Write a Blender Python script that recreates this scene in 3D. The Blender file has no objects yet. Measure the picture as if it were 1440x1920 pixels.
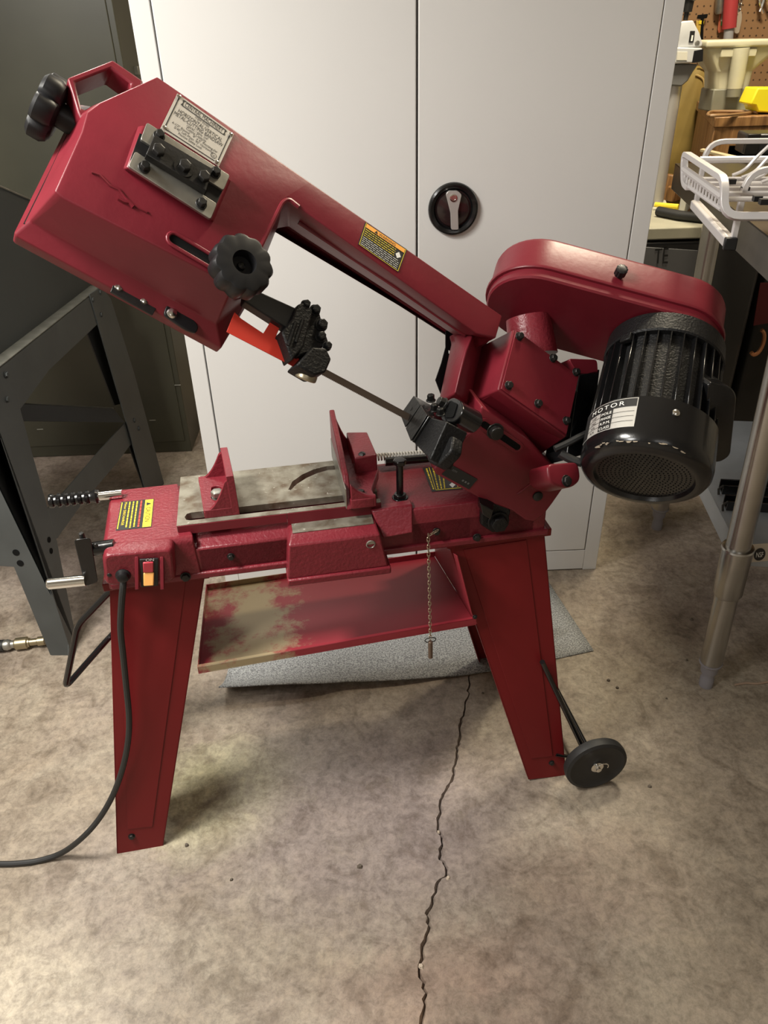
import bpy, bmesh, math, random
from mathutils import Vector, Matrix
from math import sin, cos, pi, radians, atan2, sqrt
random.seed(7)
sc = bpy.context.scene
COL = sc.collection
V = Vector

# ------------------------------------------------------------------ camera
F_PX, PITCH, ROLL, YAW, CAM_H = 1420.0, 32.21, -1.5, -1.613, 1.42
def cam_axes():
    p, r, y = radians(PITCH), radians(ROLL), radians(YAW)
    f = V((0, cos(p), -sin(p))); rt = V((1, 0, 0)); up = rt.cross(f)
    rt2 = rt*cos(r) + up*sin(r); up2 = -rt*sin(r) + up*cos(r)
    Z = Matrix.Rotation(y, 3, 'Z')
    return Z @ rt2, Z @ up2, Z @ f
RT, UP, FW = cam_axes()
CAMP = V((0, 0, CAM_H))
cd = bpy.data.cameras.new('camera'); cam = bpy.data.objects.new('camera', cd); COL.objects.link(cam)
cam.matrix_world = Matrix(((RT.x, UP.x, -FW.x, CAMP.x), (RT.y, UP.y, -FW.y, CAMP.y), (RT.z, UP.z, -FW.z, CAMP.z), (0, 0, 0, 1)))
cd.sensor_fit = 'VERTICAL'; cd.sensor_height = 36.0; cd.lens = 36.0*F_PX/1920.0
cd.clip_start = .02; cd.clip_end = 50
sc.camera = cam

# ------------------------------------------------------------------ light
world = bpy.data.worlds.new('world'); sc.world = world; world.use_nodes = True
world.node_tree.nodes['Background'].inputs[0].default_value = (.8, .85, 1, 1)
world.node_tree.nodes['Background'].inputs[1].default_value = .05
sc.view_settings.view_transform = 'Standard'; sc.view_settings.look = 'None'
sc.view_settings.gamma = 1; sc.view_settings.use_curve_mapping = False
sc.view_settings.exposure = 0.0
def area(name, loc, target, size, power, color, sizey=None):
    l = bpy.data.lights.new(name, 'AREA'); l.energy = power; l.color = color; l.size = size
    if sizey: l.shape = 'RECTANGLE'; l.size_y = sizey
    o = bpy.data.objects.new(name, l); COL.objects.link(o); o.location = loc
    o.rotation_euler = (V(target)-V(loc)).to_track_quat('-Z', 'Y').to_euler(); return o
area('ceiling_lamp', (-1.15, .80, 2.25), (-1.5, .72, 0), .45, 76, (1, .965, .89))
area('front_left_lamp', (-1.5, -.1, 2.3), (-.4, 1.7, 1.2), .5, 24, (1, .985, .95))
area('back_left_lamp', (-1.0, 2.75, 2.62), (-.35, 1.3, .4), .40, 22, (1, .96, .85))
area('room_fill', (.5, -.8, 2.6), (.6, 1.7, 1.3), 1.0, 7, (1, .97, .93))  # unseen wide fill, added to lift the room evenly
area('bench_lamp', (.98, 2.15, 2.62), (1.0, 1.9, .0), .4, 58, (1, .88, .66))

# ------------------------------------------------------------------ materials
MATS = {}
def mat(name, col, rough=.5, metal=0., bump=0., bscale=200., var=0., vscale=8., col2=None, coat=0., spec=.5, detail=4, trans=0.):
    if name in MATS: return MATS[name]
    m = bpy.data.materials.new(name); m.use_nodes = True; nt = m.node_tree; b = nt.nodes['Principled BSDF']
    b.inputs['Base Color'].default_value = (*col, 1); b.inputs['Roughness'].default_value = rough
    b.inputs['Metallic'].default_value = metal; b.inputs['Specular IOR Level'].default_value = spec
    if coat: b.inputs['Coat Weight'].default_value = coat; b.inputs['Coat Roughness'].default_value = .12
    if trans: b.inputs['Transmission Weight'].default_value = trans
    tc = nt.nodes.new('ShaderNodeTexCoord')
    if bump:
        n = nt.nodes.new('ShaderNodeTexNoise'); n.inputs['Scale'].default_value = bscale; n.inputs['Detail'].default_value = 3
        bp = nt.nodes.new('ShaderNodeBump'); bp.inputs['Strength'].default_value = bump; bp.inputs['Distance'].default_value = .002
        nt.links.new(tc.outputs['Object'], n.inputs['Vector']); nt.links.new(n.outputs['Fac'], bp.inputs['Height'])
        nt.links.new(bp.outputs['Normal'], b.inputs['Normal'])
    if var or col2:
        n = nt.nodes.new('ShaderNodeTexNoise'); n.inputs['Scale'].default_value = vscale; n.inputs['Detail'].default_value = detail
        cr = nt.nodes.new('ShaderNodeValToRGB')
        c2 = col2 or tuple(max(0, c*(1-var)) for c in col)
        cr.color_ramp.elements[0].color = (*c2, 1); cr.color_ramp.elements[1].color = (*col, 1)
        cr.color_ramp.elements[0].position = .35; cr.color_ramp.elements[1].position = .65
        nt.links.new(tc.outputs['Object'], n.inputs['Vector']); nt.links.new(n.outputs['Fac'], cr.inputs['Fac'])
        nt.links.new(cr.outputs['Color'], b.inputs['Base Color'])
    MATS[name] = m; return m
RED = mat('red_enamel', (.160, .0125, .022), .38, spec=.38, bump=.12, bscale=90, var=.12, vscale=14)
REDR = mat('red_cast_enamel', (.185, .018, .028), .36, spec=.4, bump=.5, bscale=170, var=.12, vscale=14)
REDS = mat('red_sheet_enamel', (.165, .009, .011), .45, spec=.28, bump=.05, bscale=60, var=.1, vscale=6)
ORED = mat('orange_red_guard', (.55, .035, .02), .45)
BLK = mat('black_enamel', (.006, .006, .0065), .22, spec=.4, bump=.1, bscale=120, coat=.3)
BLKR = mat('rough_black_casting', (.006, .006, .0065), .46, spec=.3, bump=.6, bscale=260)
BLKM = mat('matte_black_plastic', (.008, .008, .009), .42, spec=.35)
DKM = mat('oxidised_dark_steel', (.03, .029, .028), .38, metal=.6, bump=.2, bscale=150)
STL = mat('ground_steel', (.42, .41, .37), .38, metal=.85, bump=.1, bscale=80, var=.25, vscale=30)
CHR = mat('chrome', (.78, .77, .74), .14, metal=1.)
BLADE = mat('blade_steel', (.13, .10, .085), .45, metal=.7)
PLATE = mat('aluminium_plate', (.50, .47, .42), .42, metal=.3)
CABW = mat('grey_white_cabinet_enamel', (.67, .665, .65), .42, bump=.04, bscale=30, var=.03, vscale=2)
CABD = mat('dark_gap', (.006, .006, .006), .8, spec=.1)
OLV = mat('olive_metal', (.055, .053, .036), .36, var=.25, vscale=3, bump=.04, bscale=20)
BLG = mat('blue_grey_painted_steel', (.062, .068, .068), .4, var=.2, vscale=9, bump=.06, bscale=60)
BLG2 = mat('blue_grey_sheet', (.05, .055, .054), .5, var=.12, vscale=5)
YEL = mat('yellow_print', (.80, .62, .03), .5)
ORG = mat('orange_print', (.85, .38, .06), .5)
BLKP = mat('black_print', (.01, .01, .01), .5)
WHP = mat('white_print', (.75, .75, .72), .5)
REDP = mat('red_print', (.6, .05, .03), .5)
RUB = mat('black_rubber', (.015, .015, .015), .55, bump=.1, bscale=100)
WIRE = mat('silver_painted_wire', (.60, .58, .58), .36, metal=.35)
STAIN = mat('stainless_steel', (.50, .49, .47), .26, metal=1., var=.1, vscale=20)
GALV = mat('galvanised_sheet', (.42, .46, .51), .42, metal=.4, var=.25, vscale=6, bump=.05, bscale=40)
PLAS = mat('grey_plastic_foot', (.23, .22, .24), .5)

# steel table with machining marks and rust
def steel_table():
    m = bpy.data.materials.new('machined_cast_iron'); m.use_nodes = True; nt = m.node_tree; b = nt.nodes['Principled BSDF']
    tc = nt.nodes.new('ShaderNodeTexCoord')
    n1 = nt.nodes.new('ShaderNodeTexNoise'); n1.inputs['Scale'].default_value = 34; n1.inputs['Detail'].default_value = 8
    cr = nt.nodes.new('ShaderNodeValToRGB'); e = cr.color_ramp.elements
    e[0].position = .32; e[0].color = (.10, .068, .042, 1); e[1].position = .62; e[1].color = (.25, .235, .19, 1)
    x = cr.color_ramp.elements.new(.46); x.color = (.17, .15, .115, 1)
    n2 = nt.nodes.new('ShaderNodeTexNoise'); n2.inputs['Scale'].default_value = 60; n2.inputs['Distortion'].default_value = 3
    c2 = nt.nodes.new('ShaderNodeValToRGB'); c2.color_ramp.elements[0].position = .70; c2.color_ramp.elements[1].position = .74
    mx = nt.nodes.new('ShaderNodeMixRGB'); mx.inputs[2].default_value = (.5, .49, .44, 1)
    nt.links.new(tc.outputs['Object'], n1.inputs['Vector']); nt.links.new(tc.outputs['Object'], n2.inputs['Vector'])
    nt.links.new(n1.outputs['Fac'], cr.inputs['Fac']); nt.links.new(n2.outputs['Fac'], c2.inputs['Fac'])
    nt.links.new(c2.outputs['Color'], mx.inputs[0]); nt.links.new(cr.outputs['Color'], mx.inputs[1])
    nt.links.new(mx.outputs[0], b.inputs['Base Color'])
    b.inputs['Metallic'].default_value = .35; b.inputs['Roughness'].default_value = .48
    return m
TABM = steel_table()

def concrete():
    m = bpy.data.materials.new('stained_concrete'); m.use_nodes = True; nt = m.node_tree; b = nt.nodes['Principled BSDF']
    L = nt.links.new; tc = nt.nodes.new('ShaderNodeTexCoord')
    def noise(s, d=6, dist=0., r=.55):
        n = nt.nodes.new('ShaderNodeTexNoise'); n.inputs['Scale'].default_value = s; n.inputs['Detail'].default_value = d
        n.inputs['Distortion'].default_value = dist; n.inputs['Roughness'].default_value = r
        L(tc.outputs['Object'], n.inputs['Vector']); return n
    def ramp(n, pts):
        c = nt.nodes.new('ShaderNodeValToRGB'); c.color_ramp.elements[0].position = pts[0][0]; c.color_ramp.elements[0].color = (*pts[0][1], 1)
        c.color_ramp.elements[1].position = pts[-1][0]; c.color_ramp.elements[1].color = (*pts[-1][1], 1)
        for p, q in pts[1:-1]: c.color_ramp.elements.new(p).color = (*q, 1)
        L(n.outputs['Fac'], c.inputs['Fac']); return c
    def mix(mode, f, a, bb):
        x = nt.nodes.new('ShaderNodeMixRGB'); x.blend_type = mode
        if isinstance(f, float): x.inputs[0].default_value = f
        else: L(f, x.inputs[0])
        L(a, x.inputs[1])
        if isinstance(bb, tuple): x.inputs[2].default_value = (*bb, 1)
        else: L(bb, x.inputs[2])
        return x.outputs[0]
    a = ramp(noise(3.4, 12, .6, .68), [(.3, (.19, .15, .112)), (.48, (.275, .228, .175)), (.70, (.375, .33, .26))])
    pk = ramp(noise(1.3, 4, .3), [(.44, (0, 0, 0)), (.62, (1, 1, 1))])
    c = mix('MIX', pk.outputs[0], a.outputs[0], (.0, .0, .0)); nt.nodes.remove(c.node)
    m1 = nt.nodes.new('ShaderNodeMixRGB'); m1.inputs[2].default_value = (.25, .20, .19, 1)
    mm = nt.nodes.new('ShaderNodeMath'); mm.operation = 'MULTIPLY'; mm.inputs[1].default_value = .55
    L(pk.outputs[0], mm.inputs[0]); L(mm.outputs[0], m1.inputs[0]); L(a.outputs[0], m1.inputs[1])
    fine = ramp(noise(58, 14, .3, .82), [(.40, (.50, .47, .44)), (.5, (.95, .94, .93)), (.60, (1.32, 1.31, 1.29))])
    mid_ = ramp(noise(13, 10, .9, .7), [(.36, (.68, .65, .62)), (.5, (1, 1, 1)), (.66, (1.18, 1.17, 1.14))])
    c = m1.outputs[0]
    # brass-yellow dust swept under the left leg, rusty and purplish stains further right
    def blot(x, y, rx, ry, col, amt, lo, hi):
        nonlocal c
        mp = nt.nodes.new('ShaderNodeMapping'); mp.vector_type = 'POINT'; mp.inputs['Location'].default_value = (-x/rx, -y/ry, 0); mp.inputs['Scale'].default_value = (1/rx, 1/ry, 1)
        L(tc.outputs['Object'], mp.inputs[0]); g = nt.nodes.new('ShaderNodeTexGradient'); g.gradient_type = 'SPHERICAL'; L(mp.outputs[0], g.inputs[0])
        n_ = noise(14, 9, .6, .7); a1 = nt.nodes.new('ShaderNodeMath'); a1.operation = 'ADD'; L(g.outputs['Fac'], a1.inputs[0]); L(n_.outputs['Fac'], a1.inputs[1])
        q = nt.nodes.new('ShaderNodeMapRange'); q.inputs['From Min'].default_value = lo; q.inputs['From Max'].default_value = hi; q.inputs['To Max'].default_value = amt; L(a1.outputs[0], q.inputs['Value'])
        c = mix('MIX', q.outputs[0], c, col)
    blot(-.36, 1.10, .24, .20, (.56, .52, .33), .75, .62, 1.05)
    blot(-.02, 1.02, .5, .32, (.26, .215, .205), .7, .6, 1.1)
    blot(.16, .62, .35, .22, (.27, .17, .135), .6, .65, 1.15)
    blot(.45, .86, .30, .18, (.27, .18, .14), .5, .65, 1.15)
    blot(-.70, .66, .35, .25, (.50, .44, .34), .6, .62, 1.1)
    blot(.95, .62, 1.0, .75, (.18, .148, .11), .7, .5, 1.1)  # brown grime, its tone also paints in light fading rightward
    blot(.15, .45, .6, .30, (.215, .178, .14), .6, .55, 1.1)  # front middle dimmed in colour the same way
    c = mix('MULTIPLY', .6, c, fine.outputs[0])
    c = mix('MULTIPLY', 1.0, c, mid_.outputs[0])
    vs = nt.nodes.new('ShaderNodeTexVoronoi'); vs.inputs['Scale'].default_value = 3.1; L(tc.outputs['Object'], vs.inputs['Vector'])
    sp = nt.nodes.new('ShaderNodeValToRGB'); sp.color_ramp.elements[0].position = .03; sp.color_ramp.elements[0].color = (.35, .35, .35, 1)
    sp.color_ramp.elements[1].position = .075; sp.color_ramp.elements[1].color = (1, 1, 1, 1); L(vs.outputs['Distance'], sp.inputs['Fac'])
    c = mix('MULTIPLY', .6, c, sp.outputs[0])
    wh = ramp(noise(11, 10, 1.0, .75), [(.68, (0, 0, 0)), (.78, (.7, .7, .7))])
    c = mix('MIX', wh.outputs[0], c, (.46, .42, .34))
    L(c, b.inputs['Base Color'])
    r = ramp(noise(5, 5), [(.3, (.38, .38, .38)), (.7, (.6, .6, .6))]); L(r.outputs[0], b.inputs['Roughness'])
    bn = noise(60, 6); bp = nt.nodes.new('ShaderNodeBump'); bp.inputs['Strength'].default_value = .25; bp.inputs['Distance'].default_value = .002
    L(bn.outputs['Fac'], bp.inputs['Height']); L(bp.outputs['Normal'], b.inputs['Normal'])
    return m
CONC = concrete()

def speckle(name, c1, c2, scale):
    m = bpy.data.materials.new(name); m.use_nodes = True; nt = m.node_tree; b = nt.nodes['Principled BSDF']
    tc = nt.nodes.new('ShaderNodeTexCoord'); n = nt.nodes.new('ShaderNodeTexNoise'); n.inputs['Scale'].default_value = scale; n.inputs['Detail'].default_value = 3
    cr = nt.nodes.new('ShaderNodeValToRGB'); cr.color_ramp.elements[0].position = .4; cr.color_ramp.elements[1].position = .6
    cr.color_ramp.elements[0].color = (*c1, 1); cr.color_ramp.elements[1].color = (*c2, 1)
    nt.links.new(tc.outputs['Object'], n.inputs['Vector']); nt.links.new(n.outputs['Fac'], cr.inputs['Fac']); nt.links.new(cr.outputs[0], b.inputs['Base Color'])
    bp = nt.nodes.new('ShaderNodeBump'); bp.inputs['Strength'].default_value = .8; bp.inputs['Distance'].default_value = .003
    nt.links.new(n.outputs['Fac'], bp.inputs['Height']); nt.links.new(bp.outputs[0], b.inputs['Normal']); b.inputs['Roughness'].default_value = .95
    return m
MATM = speckle('grey_speckled_felt', (.17, .175, .18), (.42, .43, .43), 260)

def pegboard_mat():
    m = bpy.data.materials.new('pegboard_hardboard'); m.use_nodes = True; nt = m.node_tree; b = nt.nodes['Principled BSDF']; L = nt.links.new
    tc = nt.nodes.new('ShaderNodeTexCoord'); sep = nt.nodes.new('ShaderNodeSeparateXYZ'); L(tc.outputs['Object'], sep.inputs[0])
    def fr(o):
        d = nt.nodes.new('ShaderNodeMath'); d.operation = 'DIVIDE'; d.inputs[1].default_value = .0254; L(o, d.inputs[0])
        f = nt.nodes.new('ShaderNodeMath'); f.operation = 'FRACT'; L(d.outputs[0], f.inputs[0])
        s = nt.nodes.new('ShaderNodeMath'); s.operation = 'SUBTRACT'; s.inputs[1].default_value = .5; L(f.outputs[0], s.inputs[0])
        p = nt.nodes.new('ShaderNodeMath'); p.operation = 'POWER'; p.inputs[1].default_value = 2
        ab = nt.nodes.new('ShaderNodeMath'); ab.operation = 'ABSOLUTE'; L(s.outputs[0], ab.inputs[0]); L(ab.outputs[0], p.inputs[0]); return p
    x, z = fr(sep.outputs[0]), fr(sep.outputs[2])
    ad = nt.nodes.new('ShaderNodeMath'); L(x.outputs[0], ad.inputs[0]); L(z.outputs[0], ad.inputs[1])
    lt = nt.nodes.new('ShaderNodeMath'); lt.operation = 'LESS_THAN'; lt.inputs[1].default_value = .018; L(ad.outputs[0], lt.inputs[0])
    mx = nt.nodes.new('ShaderNodeMixRGB'); mx.inputs[1].default_value = (.30, .17, .08, 1); mx.inputs[2].default_value = (.07, .035, .015, 1)
    L(lt.outputs[0], mx.inputs[0]); L(mx.outputs[0], b.inputs['Base Color']); b.inputs['Roughness'].default_value = .6
    return m
PEG = pegboard_mat()
def wood(name, c1, c2, sc_=(2, 30, 30)):
    m = bpy.data.materials.new(name); m.use_nodes = True; nt = m.node_tree; b = nt.nodes['Principled BSDF']; L = nt.links.new
    tc = nt.nodes.new('ShaderNodeTexCoord'); mp = nt.nodes.new('ShaderNodeMapping'); mp.inputs['Scale'].default_value = sc_; L(tc.outputs['Object'], mp.inputs[0])
    n = nt.nodes.new('ShaderNodeTexNoise'); n.inputs['Scale'].default_value = 2; n.inputs['Detail'].default_value = 6; L(mp.outputs[0], n.inputs['Vector'])
    cr = nt.nodes.new('ShaderNodeValToRGB'); cr.color_ramp.elements[0].color = (*c1, 1); cr.color_ramp.elements[1].color = (*c2, 1)
    cr.color_ramp.elements[0].position = .35; cr.color_ramp.elements[1].position = .65
    L(n.outputs['Fac'], cr.inputs['Fac']); L(cr.outputs[0], b.inputs['Base Color']); b.inputs['Roughness'].default_value = .5
    return m
WOOD = wood('golden_brown_wood', (.16, .075, .025), (.36, .19, .07), (30, 30, 3))
WALLM = mat('dim_plaster', (.45, .42, .37), .9, var=.1, vscale=3)
CEILM = mat('ceiling_board', (.55, .52, .46), .9)

# ------------------------------------------------------------------ frames
def ray(u, v): return FW*F_PX + RT*(u-720) + UP*(960-v)
def WP(u, v, P, n):
    d = ray(u, v); n = V(n); return CAMP + d*((V(P)-CAMP).dot(n)/d.dot(n))
def WZ(u, v, z): return WP(u, v, (0, 0, z), (0, 0, 1))
def WY(u, v, y): return WP(u, v, (0, y, 0), (0, 1, 0))
def WX(u, v, x): return WP(u, v, (x, 0, 0), (1, 0, 0))
SAW_O = WZ(219, 1601, 0); SAW_A = radians(8.2)
SROT = Matrix.Rotation(-SAW_A, 3, 'Z')
SC = SROT @ (CAMP - SAW_O)                      # camera in saw coordinates
def SP(u, v, P, n):
    d = SROT @ ray(u, v); n = V(n); return SC + d*((V(P)-SC).dot(n)/d.dot(n))
def SX(u, v, x): return SP(u, v, (x, 0, 0), (1, 0, 0))
def SY(u, v, y): return SP(u, v, (0, y, 0), (0, 1, 0))
def SZ(u, v, z): return SP(u, v, (0, 0, z), (0, 0, 1))
def spr(p):
    q = SROT.transposed() @ V(p) + SAW_O - CAMP; w = q.dot(FW); return 720+F_PX*q.dot(RT)/w, 960-F_PX*q.dot(UP)/w
TH, PH = radians(34.5), radians(42)
HL = V((-cos(TH), 0, sin(TH))); HN = V((sin(TH), 0, cos(TH))); HY = V((0, 1, 0))
HW = -HY*cos(PH) + HN*sin(PH)                   # out of the head's face
HD = -HY*sin(PH) - HN*cos(PH)                   # down the face
HP0 = SY(460, 497, .05)
def H(u, v, w=0.): return SP(u, v, HP0 + HW*w, HW)

# ------------------------------------------------------------------ mesh kit
class MB:
    def __init__(s): s.v = []; s.f = []
    def add(s, vs, fs):
        o = len(s.v); s.v += [V(p) for p in vs]; s.f += [[i+o for i in f] for f in fs]; return s
    def rings(s, rs, cap=True, closed=True):
        n = len(rs[0]); vs = [p for r in rs for p in r]; fs = []
        for k in range(len(rs)-1):
            for i in range(n if closed else n-1):
                j = (i+1) % n; fs.append([k*n+i, k*n+j, (k+1)*n+j, (k+1)*n+i])
        if cap: fs.append(list(range(n))[::-1]); fs.append([(len(rs)-1)*n+i for i in range(n)])
        return s.add(vs, fs)
    def prism(s, pts, off):
        off = V(off); pts = [V(p) for p in pts]; return s.rings([pts, [p+off for p in pts]])
    def ringprism(s, outer, inner, off):
        off = V(off); n = len(outer); o = [V(p) for p in outer]; i_ = [V(p) for p in inner]
        vs = o + i_ + [p+off for p in o] + [p+off for p in i_]; fs = []
        for a in range(n):
            b = (a+1) % n
            fs += [[a, b, n+b, n+a], [2*n+a, 3*n+a, 3*n+b, 2*n+b], [a, 2*n+a, 2*n+b, b], [n+a, n+b, 3*n+b, 3*n+a]]
        return s.add(vs, fs)
    def box(s, c, a, b, d):
        c, a, b, d = V(c), V(a), V(b), V(d)
        vs = [c+a*i+b*j+d*k for i in (-1, 1) for j in (-1, 1) for k in (-1, 1)]
        return s.add(vs, [[0, 1, 3, 2], [4, 6, 7, 5], [0, 4, 5, 1], [2, 3, 7, 6], [0, 2, 6, 4], [1, 5, 7, 3]])
    def abox(s, x0, x1, y0, y1, z0, z1):
        return s.box(((x0+x1)/2, (y0+y1)/2, (z0+z1)/2), ((x1-x0)/2, 0, 0), (0, (y1-y0)/2, 0), (0, 0, (z1-z0)/2))
    def lathe(s, p, d, prof, n=24, cap=True):
        d = V(d).normalized(); a = d.orthogonal().normalized(); b = d.cross(a); p = V(p)
        rs = [[p+d*t+(a*cos(2*pi*i/n)+b*sin(2*pi*i/n))*max(r, 1e-5) for i in range(n)] for t, r in prof]
        return s.rings(rs, cap)
    def cyl(s, p0, p1, r, r1=None, n=16):
        p0, p1 = V(p0), V(p1); d = p1-p0; return s.lathe(p0, d, [(0, r), (d.length, r if r1 is None else r1)], n)
    def tube(s, path, r, n=10, closed=False, flat=None):
        P = [V(p) for p in path]; rs = []; m = len(P); up = None
        for i in range(m):
            if closed: t = (P[(i+1) % m]-P[i-1]).normalized()
            else: t = (P[min(i+1, m-1)]-P[max(i-1, 0)]).normalized()
            if up is None: up = V(flat) if flat is not None else t.orthogonal()
            up = (up - t*up.dot(t)).normalized(); b = t.cross(up)
            if isinstance(r, tuple):
                ra, rb = r; rs.append([P[i]+up*ra*x+b*rb*y for x, y in ((-1, -1), (1, -1), (1, 1), (-1, 1))])
            else: rs.append([P[i]+(up*cos(2*pi*k/n)+b*sin(2*pi*k/n))*r for k in range(n)])
        if closed: rs.append(rs[0])
        return s.rings(rs, cap=not closed)
    def hexbolt(s, p, d, r, h, washer=True, n=6):
        d = V(d).normalized(); a = d.orthogonal().normalized(); b = d.cross(a); p = V(p)
        if washer: s.lathe(p, d, [(0, r*1.25), (h*.2, r*1.25)], 16)
        R = lambda t, q: [p+d*t+(a*cos(2*pi*i/n+.3)+b*sin(2*pi*i/n+.3))*q for i in range(n)]
        return s.rings([R(h*.18, r), R(h*.9, r), R(h, r*.82)])
    def build(s, name, m, parent=None, bevel=0., smooth=False, seg=2, label=None, angle=35):
        me = bpy.data.meshes.new(name); me.from_pydata([tuple(p) for p in s.v], [], s.f); me.update()
        bm = bmesh.new(); bm.from_mesh(me); bmesh.ops.recalc_face_normals(bm, faces=bm.faces[:]); bm.to_mesh(me); bm.free()
        o = bpy.data.objects.new(name, me); COL.objects.link(o); me.materials.append(m)
        if smooth or bevel:
            for p in me.polygons: p.use_smooth = True
            me.set_sharp_from_angle(angle=radians(angle))
        if bevel:
            md = o.modifiers.new('bevel', 'BEVEL'); md.width = bevel; md.segments = seg; md.limit_method = 'ANGLE'; md.angle_limit = radians(28)
            md.harden_normals = False
            for p in me.polygons: p.use_smooth = True
            me.set_sharp_from_angle(angle=radians(180)) if seg > 2 else None
        if parent: o.parent = parent
        if label: o['label'] = label
        return o
def arc(pts, r=.01, n=4):
    """round the corners of a closed polygon of 3D points"""
    out = []; m = len(pts); P = [V(p) for p in pts]
    for i in range(m):
        a, b, c = P[i-1], P[i], P[(i+1) % m]
        da, dc = (a-b), (c-b); rr = min(r, da.length*.45, dc.length*.45)
        s, e = b+da.normalized()*rr, b+dc.normalized()*rr
        for k in range(n+1):
            t = k/n; out.append(s*(1-t)**2 + b*2*t*(1-t) + e*t*t)
    return out
def arco(pts, r=.01, n=4):
    P = [V(p) for p in pts]; out = [P[0]]
    for i in range(1, len(P)-1):
        a, b, c = P[i-1], P[i], P[i+1]; da, dc = a-b, c-b; rr = min(r, da.length*.45, dc.length*.45)
        s, e = b+da.normalized()*rr, b+dc.normalized()*rr
        for k in range(n+1): t = k/n; out.append(s*(1-t)**2+b*2*t*(1-t)+e*t*t)
    return out+[P[-1]]
def smoothp(pts, n=6):
    P = [V(p) for p in pts]; out = []
    for i in range(len(P)-1):
        p0, p1, p2, p3 = P[max(i-1, 0)], P[i], P[i+1], P[min(i+2, len(P)-1)]
        for k in range(n):
            t = k/n; out.append(.5*((2*p1)+(p2-p0)*t+(2*p0-5*p1+4*p2-p3)*t*t+(-p0+3*p1-3*p2+p3)*t**3))
    return out+[P[-1]]
def empty(name, loc, rz=0):
    o = bpy.data.objects.new(name, None); COL.objects.link(o); o.location = loc; o.rotation_euler = (0, 0, rz); o.empty_display_size = .05; return o
def tag(o, label=None, cat=None, group=None, kind=None):
    for k, x in (('label', label), ('category', cat), ('group', group), ('kind', kind)):
        if x: o[k] = x
    return o
def text_mesh(s, size=1., align='LEFT', space=1.):
    cu = bpy.data.curves.new('t', 'FONT'); cu.body = s; cu.size = size; cu.align_x = align; cu.space_character = space; cu.resolution_u = 3
    o = bpy.data.objects.new('t', cu); me = bpy.data.meshes.new_from_object(o); vs = [v.co.copy() for v in me.vertices]; fs = [list(p.vertices) for p in me.polygons]
    bpy.data.objects.remove(o); bpy.data.curves.remove(cu); bpy.data.meshes.remove(me); return vs, fs
def lettering(mb, s, fn, size, x, y, align='LEFT', width=None, bold=0.):
    """fn maps label coordinates to 3D"""
    vs, fs = text_mesh(s, size, align)
    if width and vs:
        w = max(v.x for v in vs)-min(v.x for v in vs); k = width/w
        for v in vs: v.x *= k
    mb.add([fn(x+v.x, y+v.y) for v in vs], fs)
def greek(mb, fn, x0, x1, y, h, rnd):
    """a row of print too small to read: word-sized marks"""
    x = x0; h = h*.55
    while x < x1-.02*(x1-x0):
        w = min((.04+.10*rnd.random())*(x1-x0), x1-x)
        mb.add([fn(x, y), fn(x+w, y), fn(x+w, y+h), fn(x, y+h)], [[0, 1, 2, 3]]); x += w+.022*(x1-x0)
def quadmap(tl, tr, br, bl, n, lift):
    """bilinear map: x 0..1 left to right, y 0..1 bottom to top"""
    tl, tr, br, bl, n = V(tl), V(tr), V(br), V(bl), V(n).normalized()*lift
    return lambda x, y: (bl*(1-x)+br*x)*(1-y)+(tl*(1-x)+tr*x)*y+n

# ------------------------------------------------------------------ floor, walls
def floor():
    crack = [(786, 1960), (792, 1905), (800, 1862), (786, 1822), (793, 1770), (806, 1735), (800, 1712), (812, 1690), (820, 1655), (838, 1640), (834, 1622), (824, 1608), (828, 1575), (822, 1545), (826, 1500), (838, 1478), (848, 1462), (850, 1440),
             (856, 1412), (860, 1390), (862, 1360), (870, 1335), (876, 1310), (879, 1290), (881, 1262), (884, 1235), (888, 1200)]
    pts = []; rnd = random.Random(3)
    for i in range(len(crack)-1):
        a, b = WZ(*crack[i], 0), WZ(*crack[i+1], 0); k = 4
        for j in range(k):
            p = a.lerp(b, j/k); 
            if j: p.x += rnd.uniform(-.0035, .0035)
            pts.append(p)
    pts.append(WZ(*crack[-1], 0))
    pts = [V((pts[0].x+.03, -1.5, 0)), V((pts[0].x-.02, pts[0].y-.25, 0))] + pts + [V((pts[-1].x+.03, 3.9, 0))]
    n = len(pts); m = MB(); g = []
    for i in range(n):
        w = 0 if i in (0, n-1) else (.0022 + .0026*rnd.random())*(1. if i < n*.8 else .6)
        g.append((V((pts[i].x-w, pts[i].y, 0)), V((pts[i].x+w, pts[i].y, 0)), V((pts[i].x, pts[i].y, -.012))))
    for i in range(n-1):
        a, b = g[i], g[i+1]
        m.add([V((-3.2, a[0].y, 0)), a[0], b[0], V((-3.2, b[0].y, 0))], [[0, 1, 2, 3]])
        m.add([a[1], V((3.2, a[0].y, 0)), V((3.2, b[0].y, 0)), b[1]], [[0, 1, 2, 3]])
        m.add([a[0], b[0], b[2], a[2]], [[0, 1, 2, 3]]); m.add([a[1], b[1], b[2], a[2]], [[0, 1, 2, 3]])
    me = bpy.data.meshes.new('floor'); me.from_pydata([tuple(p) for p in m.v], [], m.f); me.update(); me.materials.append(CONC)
    o = bpy.data.objects.new('floor', me); COL.objects.link(o); o['kind'] = 'structure'
floor()
for nm, b in dict(wall_back=(-3.2, 3.2, 3.9, 4.0, 0, 2.7), wall_left=(-3.3, -3.2, -1.5, 3.9, 0, 2.7), wall_right=(3.2, 3.3, -1.5, 3.9, 0, 2.7), wall_front=(-3.2, 3.2, -1.6, -1.5, 0, 2.7)).items():
    tag(MB().abox(*b).build(nm, WALLM), kind='structure')
tag(MB().abox(-3.3, 3.3, -1.6, 4.0, 2.7, 2.8).build('ceiling', CEILM), kind='structure')

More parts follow.
